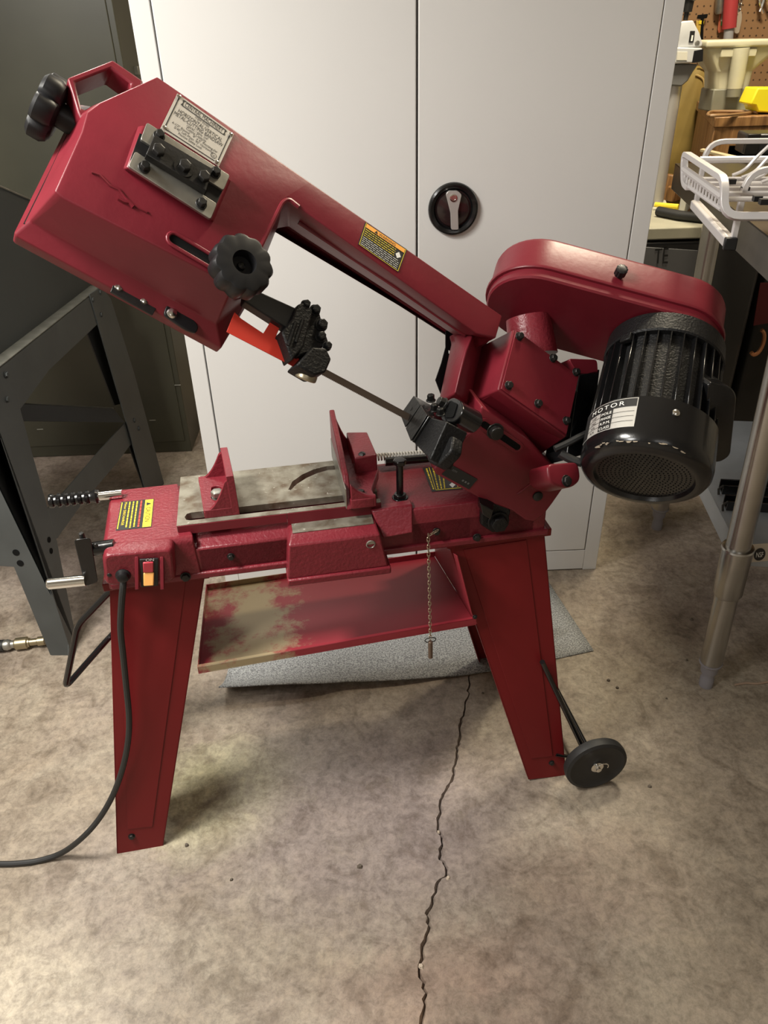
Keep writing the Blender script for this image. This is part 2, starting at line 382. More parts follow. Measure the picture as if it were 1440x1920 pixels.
# ------------------------------------------------------------------ band saw
saw = empty('band_saw', SAW_O, SAW_A)
tag(saw, 'dark red metal-cutting band saw on a splayed leg stand with its head raised', 'band saw')
LEGN = V((0, -.6, .09)).normalized()            # outer face of the front legs
YC = .20                                        # middle of the stand
def FL(u, v): return SP(u, v, (0, 0, 0), LEGN)
def mir(p): return V((p.x, 2*YC-p.y, p.z))
def leg(pix, side, mirror=False):
    """folded sheet: front face, flange on the outer edge (side -1 left, +1 right)"""
    tl, tr, br, bl = [FL(*q) for q in pix]; t = .003
    m = MB(); m.prism([tl, tr, br, bl], LEGN*-t)
    o0, o1 = (tl, bl) if side < 0 else (tr, br)
    i0, i1 = (tr, br) if side < 0 else (tl, bl)
    m.prism([o0, o1, o1+V((0, .085, 0)), o0+V((0, .075, 0))], V((-side*t, 0, 0)))
    m.prism([i0, i1, i1+V((0, .016, 0)), i0+V((0, .016, 0))], V((side*t, 0, 0)))
    c = lambda a, b: tl.lerp(tr, a).lerp(bl.lerp(br, a), b)
    q = MB().prism([c(.13, .03)+LEGN*.0002, c(.80, .03)+LEGN*.0002, c(.72, .90)+LEGN*.0002, c(.22, .90)+LEGN*.0002], LEGN*.0016)
    m.add(q.v, q.f)
    if mirror:
        m.v = [mir(p) for p in m.v]
    lg = m.build('leg', REDS, saw, bevel=.0012)
    return lg
LP = [(205, 1085), (388, 1055), (305, 1592), (219, 1601)]
RP = [(840, 1018), (1020, 990), (1062, 1454), (991, 1462)]
l1 = leg(LP, -1); l2 = leg(RP, 1); l3 = leg(LP, -1, True); l4 = leg(RP, 1, True)
def bolt_on(parent, p, d, r=.006, h=.006, m=DKM, name='bolt', washer=True):
    return MB().hexbolt(p, d, r, h, washer).build(name, m, parent, bevel=.0006)
bolt_on(l1, FL(247, 1568)+LEGN*-.001, LEGN, .006); bolt_on(l2, FL(1034, 1430)+LEGN*-.001, LEGN, .0055)
# top plates of the stand
for a, b in ((SY(196, 1106, .09), SY(392, 1072, .09)), (SY(836, 1022, .09), SY(1031, 997, .09))):
    z = (a.z+b.z)/2
    MB().abox(a.x, b.x, .082, 2*YC-.082, z-.004, z+.012).build('mounting_plate', REDS, saw, bevel=.0015)

# chip tray
def tray_mat():
    m = bpy.data.materials.new('red_enamel_with_brass_dust'); m.use_nodes = True; nt = m.node_tree; b = nt.nodes['Principled BSDF']; L = nt.links.new
    tc = nt.nodes.new('ShaderNodeTexCoord'); n = nt.nodes.new('ShaderNodeTexNoise'); n.inputs['Scale'].default_value = 12; n.inputs['Detail'].default_value = 12; n.inputs['Roughness'].default_value = .75
    L(tc.outputs['Object'], n.inputs['Vector'])
    sep = nt.nodes.new('ShaderNodeSeparateXYZ'); L(tc.outputs['Object'], sep.inputs[0])
    mr = nt.nodes.new('ShaderNodeMapRange'); mr.inputs['From Min'].default_value = .0; mr.inputs['From Max'].default_value = .20; mr.inputs['To Min'].default_value = .17; mr.inputs['To Max'].default_value = -.25
    dx = nt.nodes.new('ShaderNodeMath'); dx.operation = 'SUBTRACT'; dx.inputs[1].default_value = .33; L(sep.outputs[0], dx.inputs[0]); ax_ = nt.nodes.new('ShaderNodeMath'); ax_.operation = 'ABSOLUTE'; L(dx.outputs[0], ax_.inputs[0]); L(ax_.outputs[0], mr.inputs['Value']); ad = nt.nodes.new('ShaderNodeMath'); L(mr.outputs[0], ad.inputs[0]); L(n.outputs['Fac'], ad.inputs[1])
    cr = nt.nodes.new('ShaderNodeValToRGB'); cr.color_ramp.elements[0].position = .46; cr.color_ramp.elements[1].position = .60; cr.color_ramp.elements[0].color = (0, 0, 0, 1)
    L(ad.outputs[0], cr.inputs[0]); mx = nt.nodes.new('ShaderNodeMixRGB'); mx.inputs[1].default_value = (.26, .018, .03, 1); mx.inputs[2].default_value = (.33, .26, .15, 1)
    L(cr.outputs[0], mx.inputs[0]); L(mx.outputs[0], b.inputs['Base Color']); b.inputs['Roughness'].default_value = .5; return m
TRAYM = tray_mat()
fl, fr = SY(372, 1262, .045), SY(893, 1170, .045)
bl, br = SY(388, 1105, .34), SY(838, 1040, .34)
print('tray', fl, fr, bl, br)
br = V((fr.x-.01, br.y, br.z))
m = MB(); up = V((0, 0, .014)); t = V((0, 0, -.0025))
m.prism([fl, fr, br, bl], t)
for a, b in ((fl, fr), (bl, br)): m.prism([a, b, b+up, a+up], V((0, .0022 if a is fl else -.0022, 0)))
m.prism([fl, bl, bl+up, fl+up], V((.002, 0, 0)))
m.prism([fr, br, br+V((0, 0, .05)), fr+V((-.045, 0, .17)), fr+V((-.012, 0, .03))], V((.0025, 0, 0)))
m.prism([fl+up, fr+up, fr+up+V((0, .008, 0)), fl+up+V((0, .008, 0))], V((0, 0, -.0015)))
tray = m.build('chip_tray', TRAYM, saw, bevel=.0008)
bolt_on(tray, fr+V((-.004, -.001, .02)), (0, -1, 0), .004, .004)

# ---- base casting
ZT = .70
A = SZ(188, 1030, ZT); print('base left front', A)
YF = A.y
def top(u, v, z=ZT): return SZ(u, v, z)
bm_ = MB()
# left block
a0, a1 = top(188, 1030), top(362, 1003); a2, a3 = top(334, 905), top(205, 920)
a1.y = a0.y; a2.y = a3.y
zb = SY(195, 1108, YF).z; print('lip z', zb)
bm_.rings([[V((a0.x-.003, a0.y, zb)), V((a1.x+.004, a1.y, zb)), V((a2.x+.004, a2.y, zb)), V((a3.x-.003, a3.y, zb))],
           [V((a0.x, a0.y+.003, ZT-.008)), V((a1.x, a1.y+.003, ZT-.008)), a2+V((0, 0, -.008)), V((a3.x, a3.y, ZT-.008))],
           [a0+V((.006, .009, 0)), a1+V((0, .009, 0)), a2, a3+V((.006, 0, 0))]])
BX1 = SY(1026, 965, YF).x                        # right end
yb = a3.y                                        # back of the casting
# body under the bed, end to end
bm_.abox(a0.x+.01, BX1, YF+.004, yb, zb+.004, ZT-.026)
bm_.abox(a0.x, BX1+.006, YF-.002, yb+.004, zb, zb+.013)
# sloped ledge between the left block and the vise block
q0, q1 = SZ(366, 990, ZT-.004), SZ(538, 950, ZT-.004)
e0, e1 = SZ(370, 1040, ZT-.026), SZ(540, 1025, ZT-.026)
yq = (q0.y+q1.y)/2
bm_.rings([[V((q0.x, YF+.004, zb+.01)), V((q1.x, YF+.004, zb+.01)), V((q1.x, yq, zb+.01)), V((q0.x, yq, zb+.01))],
           [V((q0.x, YF+.004, ZT-.026)), V((q1.x, YF+.004, ZT-.026)), V((q1.x, yq, ZT-.003)), V((q0.x, yq, ZT-.003))]])
# right platform
r0, r1, r2, r3 = top(712, 965), top(1000, 920), top(1010, 842), top(690, 866)
r0.y = YF+.012; r1.y = YF+.012; r2.y = r3.y = yb
bm_.rings([[V((r0.x, YF+.004, zb+.01)), V((BX1-.02, YF+.004, zb+.01)), V((BX1-.02, yb, zb+.01)), V((r3.x, yb, zb+.01))],
           [V((r0.x, YF+.004, ZT-.018)), V((BX1-.02, YF+.004, ZT-.018)), V((BX1-.02, yb, ZT-.018)), V((r3.x, yb, ZT-.018))],
           [V((r0.x, YF+.010, ZT)), V((BX1-.05, YF+.010, ZT)), V((BX1-.05, yb-.01, ZT)), V((r3.x, yb-.01, ZT))]])
# web under the steel bed
bm_.abox(a2.x, r0.x+.005, YF+.05, yb-.004, ZT-.06, ZT-.002)
base = bm_.build('base_casting', REDR, saw, bevel=.003)
# sloped pad at the vertical stop bolt
p0, p1 = SY(718, 1010, YF-.014), SY(775, 1000, YF-.014)
p2, p3 = SY(774, 946, YF+.012), SY(696, 958, YF+.012)
MB().rings([[p0, p1, V((p1.x, YF+.02, p1.z)), V((p0.x, YF+.02, p0.z))], [p3, p2, p2+V((0, .02, 0)), p3+V((0, .02, 0))]]).build('stop_pad', REDR, saw, bevel=.003)
# vise block (front, projecting)
YV = YF-.035
v0, v1 = SY(541, 1098, YV), SY(729, 1073, YV); v1.z = v0.z = (v0.z+v1.z)/2
s0, s1 = SY(541, 1022, YV+.006), SY(712, 1002, YV+.006)
t0, t1 = SZ(545, 1003, ZT-.010), SZ(706, 985, ZT-.010)
t3, t2 = SZ(544, 975, ZT-.010), SZ(704, 952, ZT-.010)
t0.y = t1.y = (t0.y+t1.y)/2; yt = t3.y = t2.y = (t3.y+t2.y)/2; zs = (s0.z+s1.z)/2
vb = MB().rings([[V((v0.x, YV, v0.z+.013)), V((v1.x, YV, v0.z+.013)), V((v1.x, YF+.03, v0.z+.013)), V((v0.x, YF+.03, v0.z+.013))],
                 [V((s0.x, YV+.004, zs)), V((s1.x, YV+.004, zs)), V((s1.x, YF+.03, zs)), V((s0.x, YF+.03, zs))],
                 [t0, t1, V((t1.x, YF+.04, ZT-.0105)), V((t0.x, YF+.04, ZT-.0105))]])
vb.abox(v0.x-.001, v1.x+.004, YV-.005, YF+.03, v0.z, v0.z+.014)
vblock = vb.build('vise_block', REDR, saw, bevel=.003)
MB().prism([t0+V((.004, .004, .0003)), t1+V((-.004, .004, .0003)), V((t1.x-.002, yt, ZT-.0097)), V((t0.x+.004, yt, ZT-.0097))], (0, 0, .0012)).build('ground_strip', TABM, vblock)
h0 = SY(695, 1020, YV+.003); MB().lathe(h0, (0, -1, 0), [(0, .0075), (.0012, .0085), (.0022, .0072), (-.001, .006)], 18).build('bore', STL, vblock)

# ---- steel table of the vise, with slots
ZB = .714
c0, c1 = SZ(331, 986, ZB), SZ(334, 895, ZB)
y0t, y1t = c0.y, c1.y; x0t = c0.x; x1t = SZ(712, 935, ZB).x
ys0, ys1 = SZ(560, 952, ZB).y, SZ(560, 938, ZB).y        # straight slot along the table
xs0 = SZ(347, 958, ZB).x
print('table', c0, c1, x1t, ys0, ys1, yb)
nx = SZ(536, 950, ZB).x; yn = SZ(690, 962, ZB).y-.0      # the table's front edge steps back
yn = max(y0t, SZ(600, 966, ZB).y)
mt = MB()
mt.prism([V((x0t, y0t, ZB)), V((nx, y0t, ZB)), V((nx, yn, ZB)), V((x1t, yn, ZB)), V((x1t, ys0, ZB)), V((xs0+.01, ys0, ZB)), V((xs0+.003, ys0+.003, ZB)), V((xs0, (ys0+ys1)/2, ZB)), V((x0t, (ys0+ys1)/2, ZB))], (0, 0, -.013))
# back portion with the curved slot
arcp = [(536, 917), (548, 903), (566, 890), (588, 880), (612, 874), (640, 872)]
arcq = [(545, 919), (556, 908), (575, 896), (595, 887), (616, 881), (640, 880)]
up_ = [SZ(u, v, ZB) for u, v in arcp]; lo_ = [SZ(u, v, ZB) for u, v in arcq]
pA = [V((x0t, (ys0+ys1)/2, ZB)), V((xs0, (ys0+ys1)/2, ZB)), V((xs0+.003, ys1-.003, ZB)), V((xs0+.01, ys1, ZB)), V((lo_[0].x, ys1, ZB)), up_[0].lerp(lo_[0], .5)] + up_[1:] + [V((up_[-1].x, y1t, ZB)), V((x0t, y1t, ZB))]
mt.prism(pA, (0, 0, -.013))
mt.prism([V((lo_[0].x, ys1, ZB)), V((x1t, ys1, ZB)), V((x1t, lo_[-1].y, ZB))] + lo_[::-1][0:] + [up_[0].lerp(lo_[0], .5)], (0, 0, -.013))
mt.prism([V((up_[-1].x, up_[-1].y, ZB)), V((x1t, up_[-1].y, ZB)), V((x1t, y1t, ZB)), V((up_[-1].x, y1t, ZB))], (0, 0, -.013))
table = mt.build('vise_table', TABM, saw)
MB().abox(x0t+.001, nx-.001, y0t-.0016, y0t+.001, ZT-.004, ZB-.001).build('painted_edge', RED, table)
MB().abox(nx, x1t, yn-.0016, yn+.001, ZT-.012, ZB-.001).build('painted_edge', RED, table)

# ---- jaws
def jaw(face_r, back_t, front_t, front_b, thick, sgn, name, base_pix, hgt):
    """plate facing +x (sgn 1) or -x; pixels of its visible edges"""
    xb = SZ(*front_b, ZB)
    P = [SX(*back_t, xb.x), SX(*front_t, xb.x), SX(*front_b, xb.x)]
    P[2].z = ZB; P.append(V((xb.x, P[0].y, ZB)))
    m = MB(); m.prism(P, (-sgn*thick, 0, 0))
    return m, xb, P
# left, fixed jaw
yf, ybk = .112, .238
FB, FT, BT = SZ(450, 962, ZB), SY(438, 892, yf), SY(426, 838, ybk)
FB.y = yf; BB = V((FB.x+(BT.x-FT.x), ybk, ZB)); th_ = V((-.013, 0, 0))
m = MB(); m.rings([[FB, FT, BT, BB], [p+th_ for p in (FB, FT, BT, BB)]])
def web(top, foot, out, zo, y, th, n=10):
    pts = [V((foot.x-.006, y, ZB)), V((top.x-.006, y, top.z-.002))]
    for k in range(1, n+1):
        a = k/n; x = (top.x-.013)*(1-a)+out*a; pts.append(V((x, y, zo+(top.z-zo)*(1-a)**2.0)))
    pts.append(V((out, y, ZB))); return MB().prism(pts, (0, th, 0))
lxf = SZ(384, 975, ZB).x; lxb = SZ(374, 906, ZB).x
for w in (web(FT, FB, lxf, ZB+.012, yf+.0005, .007), web(BT, BB, lxb, ZB+.012, ybk-.008, .0075)): m.add(w.v, w.f)
base_in = [V((lxf, yf, ZB)), V((FB.x-.008, yf, ZB)), V((BB.x-.008, ybk, ZB)), V((lxb, ybk, ZB))]
cx = (lxf+FB.x)/2-.006; cyj = (yf+ybk)/2-.006
slot = [V((cx-.009, cyj-.026, ZB)), V((cx+.009, cyj-.026, ZB)), V((cx+.006, cyj+.026, ZB)), V((cx-.012, cyj+.026, ZB))]
o8 = arc(base_in, .004, 3); i8 = arc(slot, .008, 3); m.ringprism(o8, i8, (0, 0, .016))
j1 = m.build('vise_jaw', REDR, saw, bevel=.0018)
cyj -= .014
MB().lathe((cx, cyj, ZB+.010), (0, 0, 1), [(0, .012), (.006, .012)], 18).build('washer', STL, j1)
MB().hexbolt((cx, cyj, ZB+.017), (0, 0, 1), .0115, .012, False).build('bolt', STL, j1, bevel=.0008)
# right, swivelling jaw
m, xb, P = jaw(0, (617, 768), (643, 890), (651, 957), .010, -1, 'jaw', 0, 0)
yf, ybk = P[2].y, P[0].y; print('right jaw', P)
rx = SZ(716, 925, ZB).x
def xz(x, z, y): return V((x, y, z))
X0 = xb.x
for yy, dx in ((yf+.001, .0), (ybk-.014, .0)):
    pts = [V((X0+.008, yy, ZB)), V((X0+.008, yy, P[1].z-.004 if yy < ybk-.02 else P[0].z-.004))]
    for k in range(1, 9):
        a = k/8; pts.append(V((X0+.008+(.045)*a, yy, ZB+.022+(pts[1].z-ZB-.022)*(1-a)**2.2)))
    pts.append(V((X0+.053, yy, ZB))); w = MB().prism(pts, (0, .010, 0)); m.add(w.v, w.f)
ym = (yf+ybk)/2
# base with the pivot boss
m.prism(arc([V((X0+.006, yf, ZB)), V((X0+.052, yf, ZB)), V((X0+.050, yf+.03, ZB)), V((X0+.075, ym-.005, ZB)), V((X0+.072, ybk-.012, ZB)), V((X0+.045, ybk, ZB)), V((X0+.006, ybk, ZB))], .006, 2), (0, 0, .020))
m.prism([V((X0+.030, ym-.012, ZB+.018)), V((X0+.072, ym-.008, ZB+.018)), V((X0+.070, ybk-.014, ZB+.018)), V((X0+.030, ybk-.006, ZB+.018))], (0, 0, .034))
j2 = m.build('vise_jaw', REDR, saw, bevel=.0022)
MB().abox(X0-.0012, X0+.0006, yf+.004, ybk-.003, ZB+.001, P[1].z-.012).build('jaw_face', STL, j2)
bolt_on(j2, V((X0+.028, yf+.018, ZB+.019)), (0, 0, 1), .007, .008)
bolt_on(j2, V((X0+.045, ym, ZB+.05)), (-.4, -.6, .6), .006, .006)

# vertical stop bolt
sb = SZ(750, 933, ZT); stp = SY(750, 868, sb.y)
m = MB(); m.cyl(sb, V((sb.x, sb.y, stp.z)), .0065, n=20)
sbo = m.build('stop_bolt', BLK, saw, smooth=True)
MB().hexbolt(sb, (0, 0, 1), .012, .009).build('lock_nut', BLK, sbo, bevel=.0008)
MB().hexbolt(V((sb.x, sb.y, stp.z-.004)), (0, 0, 1), .0125, .011, False).build('bolt_head', BLK, sbo, bevel=.0012)

# vise spring and rod behind the platform
ya = yb-.02
sp0, sp1 = SY(690, 858, ya), SY(800, 851, ya); sp1.y = sp0.y
def coil(p0, p1, R, r, turns):
    p0, p1 = V(p0), V(p1); d = (p1-p0); L_ = d.length; d.normalize(); a = d.orthogonal().normalized(); b = d.cross(a); n = int(turns*10)
    return MB().tube([p0+d*L_*k/n+(a*cos(2*pi*k/10)+b*sin(2*pi*k/10))*R for k in range(n+1)], r, 5)
coil(sp0, sp1, .0065, .0021, 20).build('thrust_spring', mat('bright_spring', (.62, .61, .57), .35, metal=.2), saw, smooth=True)
rd0, rd1 = SY(722, 866, ya-.012), SY(815, 858, ya-.012)
MB().cyl(rd0, rd1, .0085, n=18).build('screw_cover_rod', BLK, saw, bevel=.001)

# ---- labels on the base
def label_caution():
    z = ZT+.0006
    tl, tr, br_, bl_ = SZ(227, 941, z), SZ(289, 935, z), SZ(284, 988, z), SZ(217, 995, z)
    n = V((0, 0, 1)); o = MB().add([tl, tr, br_, bl_], [[0, 1, 2, 3]]).build('caution_label', BLKP, saw)
    # the print runs up the label: label x is bottom to top, label y is right to left
    f0 = lambda l: (lambda x, y: (bl_.lerp(tl, 1-x)).lerp(br_.lerp(tr, 1-x), y) + n*l)
    f = f0(.0003)
    MB().add([f(.02, .74), f(.98, .74), f(.98, .98), f(.02, .98)], [[0, 1, 2, 3]]).build('yellow_band', YEL, o)
    g = f0(.0006); m = MB(); lettering(m, 'CAUTION', g, .2, .30, .79, width=.5)
    m.add([g(.12, .79), g(.24, .79), g(.18, .94)], [[0, 1, 2]]); m.build('lettering', BLKP, o)
    m = MB(); rnd = random.Random(5); greek(m, g, .04, .96, .60, .09, rnd); m.build('lettering', REDP, o)
    m = MB()
    for k, y in enumerate((.48, .37, .26)): greek(m, g, .04, .96, y, .07, rnd)
    lettering(m, 'Motor DISCHARGE', g, .1, .04, .13, width=.8); m.add([g(.04, .03), g(.96, .03), g(.96, .055), g(.04, .055)], [[0, 1, 2, 3]])
    m.build('lettering', YEL, o)
label_caution()
def label_right():
    z = ZT+.0006
    tl, tr, br_, bl_ = SZ(792, 877, z), SZ(880, 868, z), SZ(868, 917, z), SZ(810, 922, z)
    n = V((0, 0, 1)); o = MB().add([tl, tr, br_, bl_], [[0, 1, 2, 3]]).build('warning_label', BLKP, saw)
    f0 = lambda l: (lambda x, y: bl_.lerp(br_, x).lerp(tl.lerp(tr, x), y) + n*l)
    g = f0(.0005); m = MB(); rnd = random.Random(9)
    for k in range(4):
        x = .06+.1*k + (.04 if k else 0); gg = (lambda a, b: g(b, a)); greek(m, gg, .08, .94, x, .06, rnd)
    m.add([g(.13, .04), g(.96, .04), g(.96, .06), g(.13, .06)], [[0, 1, 2, 3]]); m.add([g(.13, .04), g(.145, .04), g(.145, .97), g(.13, .97)], [[0, 1, 2, 3]])
    m.build('lettering', YEL, o)
    MB().add([g(.56, .2), g(.66, .3), g(.76, .2), g(.66, .08)], [[0, 1, 2, 3]]).build('diamond_mark', WHP, o)
    MB().add([g(.80, .34), g(.90, .34), g(.98, .24), g(.98, .1), g(.80, .1)], [[0, 1, 2, 3, 4]]).build('orange_band', ORG, o)
label_right()

# ---- switch box, plug cord
sw = [SY(190, 1042, YF-.030), SY(325, 1030, YF-.030), SY(330, 1093, YF-.030), SY(196, 1102, YF-.030)]
cxx = sum((p for p in sw), V())/4
ins = [cxx+(p-cxx)*.93 for p in arc(sw, .012, 3)]
sbm = MB().rings([[V((p.x, YF+.006, p.z)) for p in arc(sw, .012, 3)], [V((p.x, YF-.020, p.z)) for p in arc(sw, .012, 3)], [V((p.x, YF-.028, p.z)) for p in ins]])
sbx = sbm.build('switch_box', REDR, saw, bevel=.003, seg=2)
ysf = YF-.0285
s = [SY(262, 1047, ysf), SY(297, 1045, ysf), SY(297, 1096, ysf), SY(265, 1099, ysf)]
MB().prism(s, (0, -.004, 0)).build('switch_frame', BLKP, sbx, bevel=.001)
for u in (256, 303):
    a = SY(u, 1043, ysf); b = SY(u+3, 1100, ysf)
    MB().rings([[a+V((-.003, 0, 0)), a+V((.003, 0, 0)), b+V((.003, 0, 0)), b+V((-.003, 0, 0))], [a+V((-.003, -.002, -.003)), a+V((.003, -.002, -.003)), b+V((.003, -.014, .004)), b+V((-.003, -.014, .004))]]).build('switch_guard', RED, sbx, bevel=.001)
yk = ysf-.004
a, b, c, d = SY(268, 1053, yk), SY(288, 1052, yk), SY(288, 1071, yk), SY(269, 1072, yk)
MB().prism([a, b, c, d], (0, -.004, 0)).build('rocker', mat('rocker_red', (.45, .04, .06), .35), sbx, bevel=.0015, label='red upper half of the rocker switch')
a, b, c, d = SY(269, 1073, yk), SY(289, 1072, yk), SY(289, 1092, yk), SY(270, 1093, yk)
MB().rings([[a, b, c, d], [a+V((0, -.003, 0)), b+V((0, -.003, 0)), c+V((0, -.010, 0)), d+V((0, -.010, 0))]]).build('rocker', mat('rocker_orange', (.85, .42, .12), .35), sbx, bevel=.0015, label='orange lower half of the rocker switch')
f = quadmap(SY(272, 1047, yk-.0006), SY(289, 1046, yk-.0006), SY(289, 1052, yk-.0006), SY(272, 1053, yk-.0006), (0, -1, 0), .0002)
m = MB(); lettering(m, 'ON', f, 1.2, .05, .05, width=.9); m.build('lettering', WHP, sbx)
MB().lathe(SY(205, 1078, ysf+.001), (0, -1, 0), [(0, .004), (.0015, .0035), (.002, .001)], 10).build('screw', DKM, sbx)
g0 = SY(231, 1077, YF-.026)
MB().lathe(g0, (0, -1, 0), [(0, .0125), (.004, .0125), (.006, .010), (.012, .009), (.014, .006)], 20).build('cord_grommet', BLKM, sbx, smooth=True)
cpix = [(231, 1080, -.012), (231, 1095, -.03), (228, 1130, -.034), (226, 1180, -.034), (231, 1230, -.036), (237, 1290, -.038), (242, 1345, -.045), (240, 1390, -.05), (230, 1440, -.055), (212, 1490, -.062), (186, 1535, -.07), (155, 1570, -.08)]
path = [SY(u, v, YF+dy) for u, v, dy in cpix]
zc = path[-1].z
fl_ = [(118, 1598, .02), (80, 1612, .0055), (45, 1618, .0055), (0, 1620, .0055), (-60, 1616, .0055), (-140, 1600, .0055)]
path += [SZ(u, v, z) for u, v, z in fl_]
MB().tube(smoothp(path, 5), .0058, 10).build('power_cord', RUB, saw, smooth=True)

# screws along the base
for u, v, r in ((433, 1043, .0055), (348, 1081, .0075), (818, 996, .006), (894, 1007, .0065)):
    bolt_on(base, SY(u, v, YF-.001 if r > .006 else YF+.003), (0, -1, 0), r, .007)
ch = SY(815, 996, YF-.008)
# chain with its retaining pin
chn = MB(); tl_ = SY(803, 1005, YF-.012); bt_ = SY(807, 1195, .028); nl = 30
first = SY(818, 996, YF-.006)
pth = [first, SY(808, 998, YF-.012), tl_] 
def link(m, c, d, side, L_=.0055, w=.0026, r=.0008):
    d = V(d).normalized(); s_ = V(side).normalized()
    m.tube([c+d*L_*cos(a)+s_*w*sin(a) for a in [2*pi*k/8 for k in range(8)]], r, 4, closed=True)
for k in range(nl):
    t = k/(nl-1); p = tl_.lerp(bt_, t); link(chn, p, bt_-tl_, (1, 0, 0) if k % 2 else (.5, 1, 0))
for k in range(3):
    p = first.lerp(tl_, k/3); link(chn, p, tl_-first, (0, 0, 1) if k % 2 else (0, 1, 0))
chain = chn.build('chain', mat('brassy_chain', (.40, .33, .24), .35, metal=.8), saw)
chain['kind'] = 'stuff'
rc = SY(807, 1200, .028); m = MB(); m.tube([rc+V((.011*cos(a), 0, .006*sin(a))) for a in [2*pi*k/14 for k in range(14)]], .001, 5, closed=True); m.build('split_ring', DKM, chain)
pa, pb = SY(807, 1202, .028), SY(807, 1234, .028)
MB().lathe(pa, pb-pa, [(0, .003), (.002, .0045), ((pb-pa).length-.002, .0045), ((pb-pa).length, .002)], 12).build('retaining_pin', mat('rusty_pin', (.16, .11, .08), .5, metal=.6), chain, smooth=True)

# ---- vise screw grip and hand crank on the left end
ym_ = SZ(230, 921, .66).y
q0, q1 = SY(92, 940, yb-.03), SY(198, 929, yb-.03); q1.y = q0.y
d = (q1-q0); Lg = d.length
prof = [(0, .006), (.001, .0125)]
for k in range(6):
    t = .004+k*.0125; prof += [(t, .0135), (t+.004, .0125), (t+.006, .0100), (t+.010, .0105)]
prof += [(.084, .014), (.088, .012)]
gr = MB().lathe(q0, d, prof, 20).build('screw_grip', BLK, saw, smooth=True)
MB().cyl(q0+d.normalized()*.085, q1+V((.03, 0, 0)), .0085, n=16).build('screw_shaft', CHR, gr, smooth=True)
cr0 = SX(190, 1032, a0.x); yk = cr0.y
cp = SY(165, 1030, yk); cp2 = SY(176, 1090, yk)
hub0, hub1 = SY(152, 1030, yk), SY(192, 1026, yk)
crank = MB(); crank.cyl(SY(172, 1030, yk), hub1+V((.02, 0, 0)), .012, n=20)
crank.rings([arc([SY(138, 1012, yk-.013), SY(170, 1008, yk-.013), SY(184, 1092, yk-.013), SY(160, 1100, yk-.013)], .006, 3), arc([SY(138, 1012, yk+.013), SY(170, 1008, yk+.013), SY(184, 1092, yk+.013), SY(160, 1100, yk+.013)], .006, 3)])
ck = crank.build('crank_arm', BLK, saw, bevel=.002)
h0_, h1_ = SY(88, 1095, yk-.02), SY(160, 1088, yk-.02)
MB().lathe(h0_, h1_-h0_, [(0, .007), (.003, .0098), ((h1_-h0_).length, .0098)], 18).build('crank_handle', CHR, ck, smooth=True)
bolt_on(ck, SY(156, 1014, yk)+V((0, 0, .002)), (0, 0, 1), .005, .014)
MB().lathe(SY(180, 1023, yk-.0115), (0, -1, 0), [(0, .004), (.001, .003)], 10).build('set_screw', DKM, ck)

# ---- lifting handle (bent rod) at the left end
yh0, yh1 = .10, .30
lp = [SY(215, 1100, .10), SY(145, 1172, .05), SZ(121, 1290, .12), ]
pts = [SX(213, 1098, .09), SP(146, 1172, (-.02, .14, .5), (1, 0, -.0)), SP(121, 1289, (-.16, .1, 0), (1, 0, 0)), SX(220, 1190, .03)]
print('handle', pts)
hp = [SY(222, 1092, .14), SY(146, 1172, .14), SY(122, 1289, .14)]
hq = SY(222, 1188, .30); hq2 = SY(122, 1289, .14)
MB().tube(arco([V((.16, hp[0].y, hp[0].z+.02)), hp[0], hp[1], hp[2], SY(205, 1195, .30), SY(250, 1150, .32)], .018, 5), .0062, 10).build('lifting_handle', BLK, saw, smooth=True)

# ---- wheels and axle
wc = SY(1118, 1420, -.035); print('wheel', wc)
rw = wc.z; 
rw = max(.05, min(.07, rw))
def wheel(c, parent):
    w = MB().lathe(c, (0, -1, 0), [(-.010, .010), (-.010, rw*.80), (-.012, rw*.88), (-.009, rw*.98), (0, rw), (.009, rw*.98), (.012, rw*.88), (.009, rw*.80), (.007, rw*.5), (.009, .016), (.010, .010)], 40).build('wheel', RUB, parent, smooth=True)
    MB().lathe(c+V((0, -.010, 0)), (0, -1, 0), [(0, .014), (.002, .014), (.0022, .006), (.010, .006), (.011, .003)], 20).build('washer', CHR, w, smooth=True)
    m = MB(); m.tube([c+V((.004, -.017, 0))+V((.013*cos(a)+.005, 0, .010*sin(a)+.006)) for a in [k*.5 for k in range(-1, 8)]], .0014, 6); m.build('split_pin', CHR, w, smooth=True)
    return w
wc.z = rw
wheel(wc, saw)
wb = V((wc.x, 2*YC-wc.y, wc.z)); wheel(V((wb.x, wb.y, wb.z)), saw)
MB().cyl(wc+V((0, .01, 0)), wb-V((0, .02, 0)), .006).build('axle', BLK, saw, smooth=True)
e_ = SY(1040, 1290, .02); MB().tube([V((e_.x-.03, e_.y+.01, e_.z+.07)), e_+V((0, .02, 0)), V((wc.x-.015, wc.y+.035, wc.z+.012)), wc+V((0, .035, 0))], .0055, 10).build('axle_brace', BLK, saw, smooth=True)
MB().tube([SY(1058, 1412, .01)+V((-.02, 0, 0)), SY(1064, 1418, .01), wc+V((-.01, .03, 0))], .004, 8).build('axle_brace', BLK, saw, smooth=True)

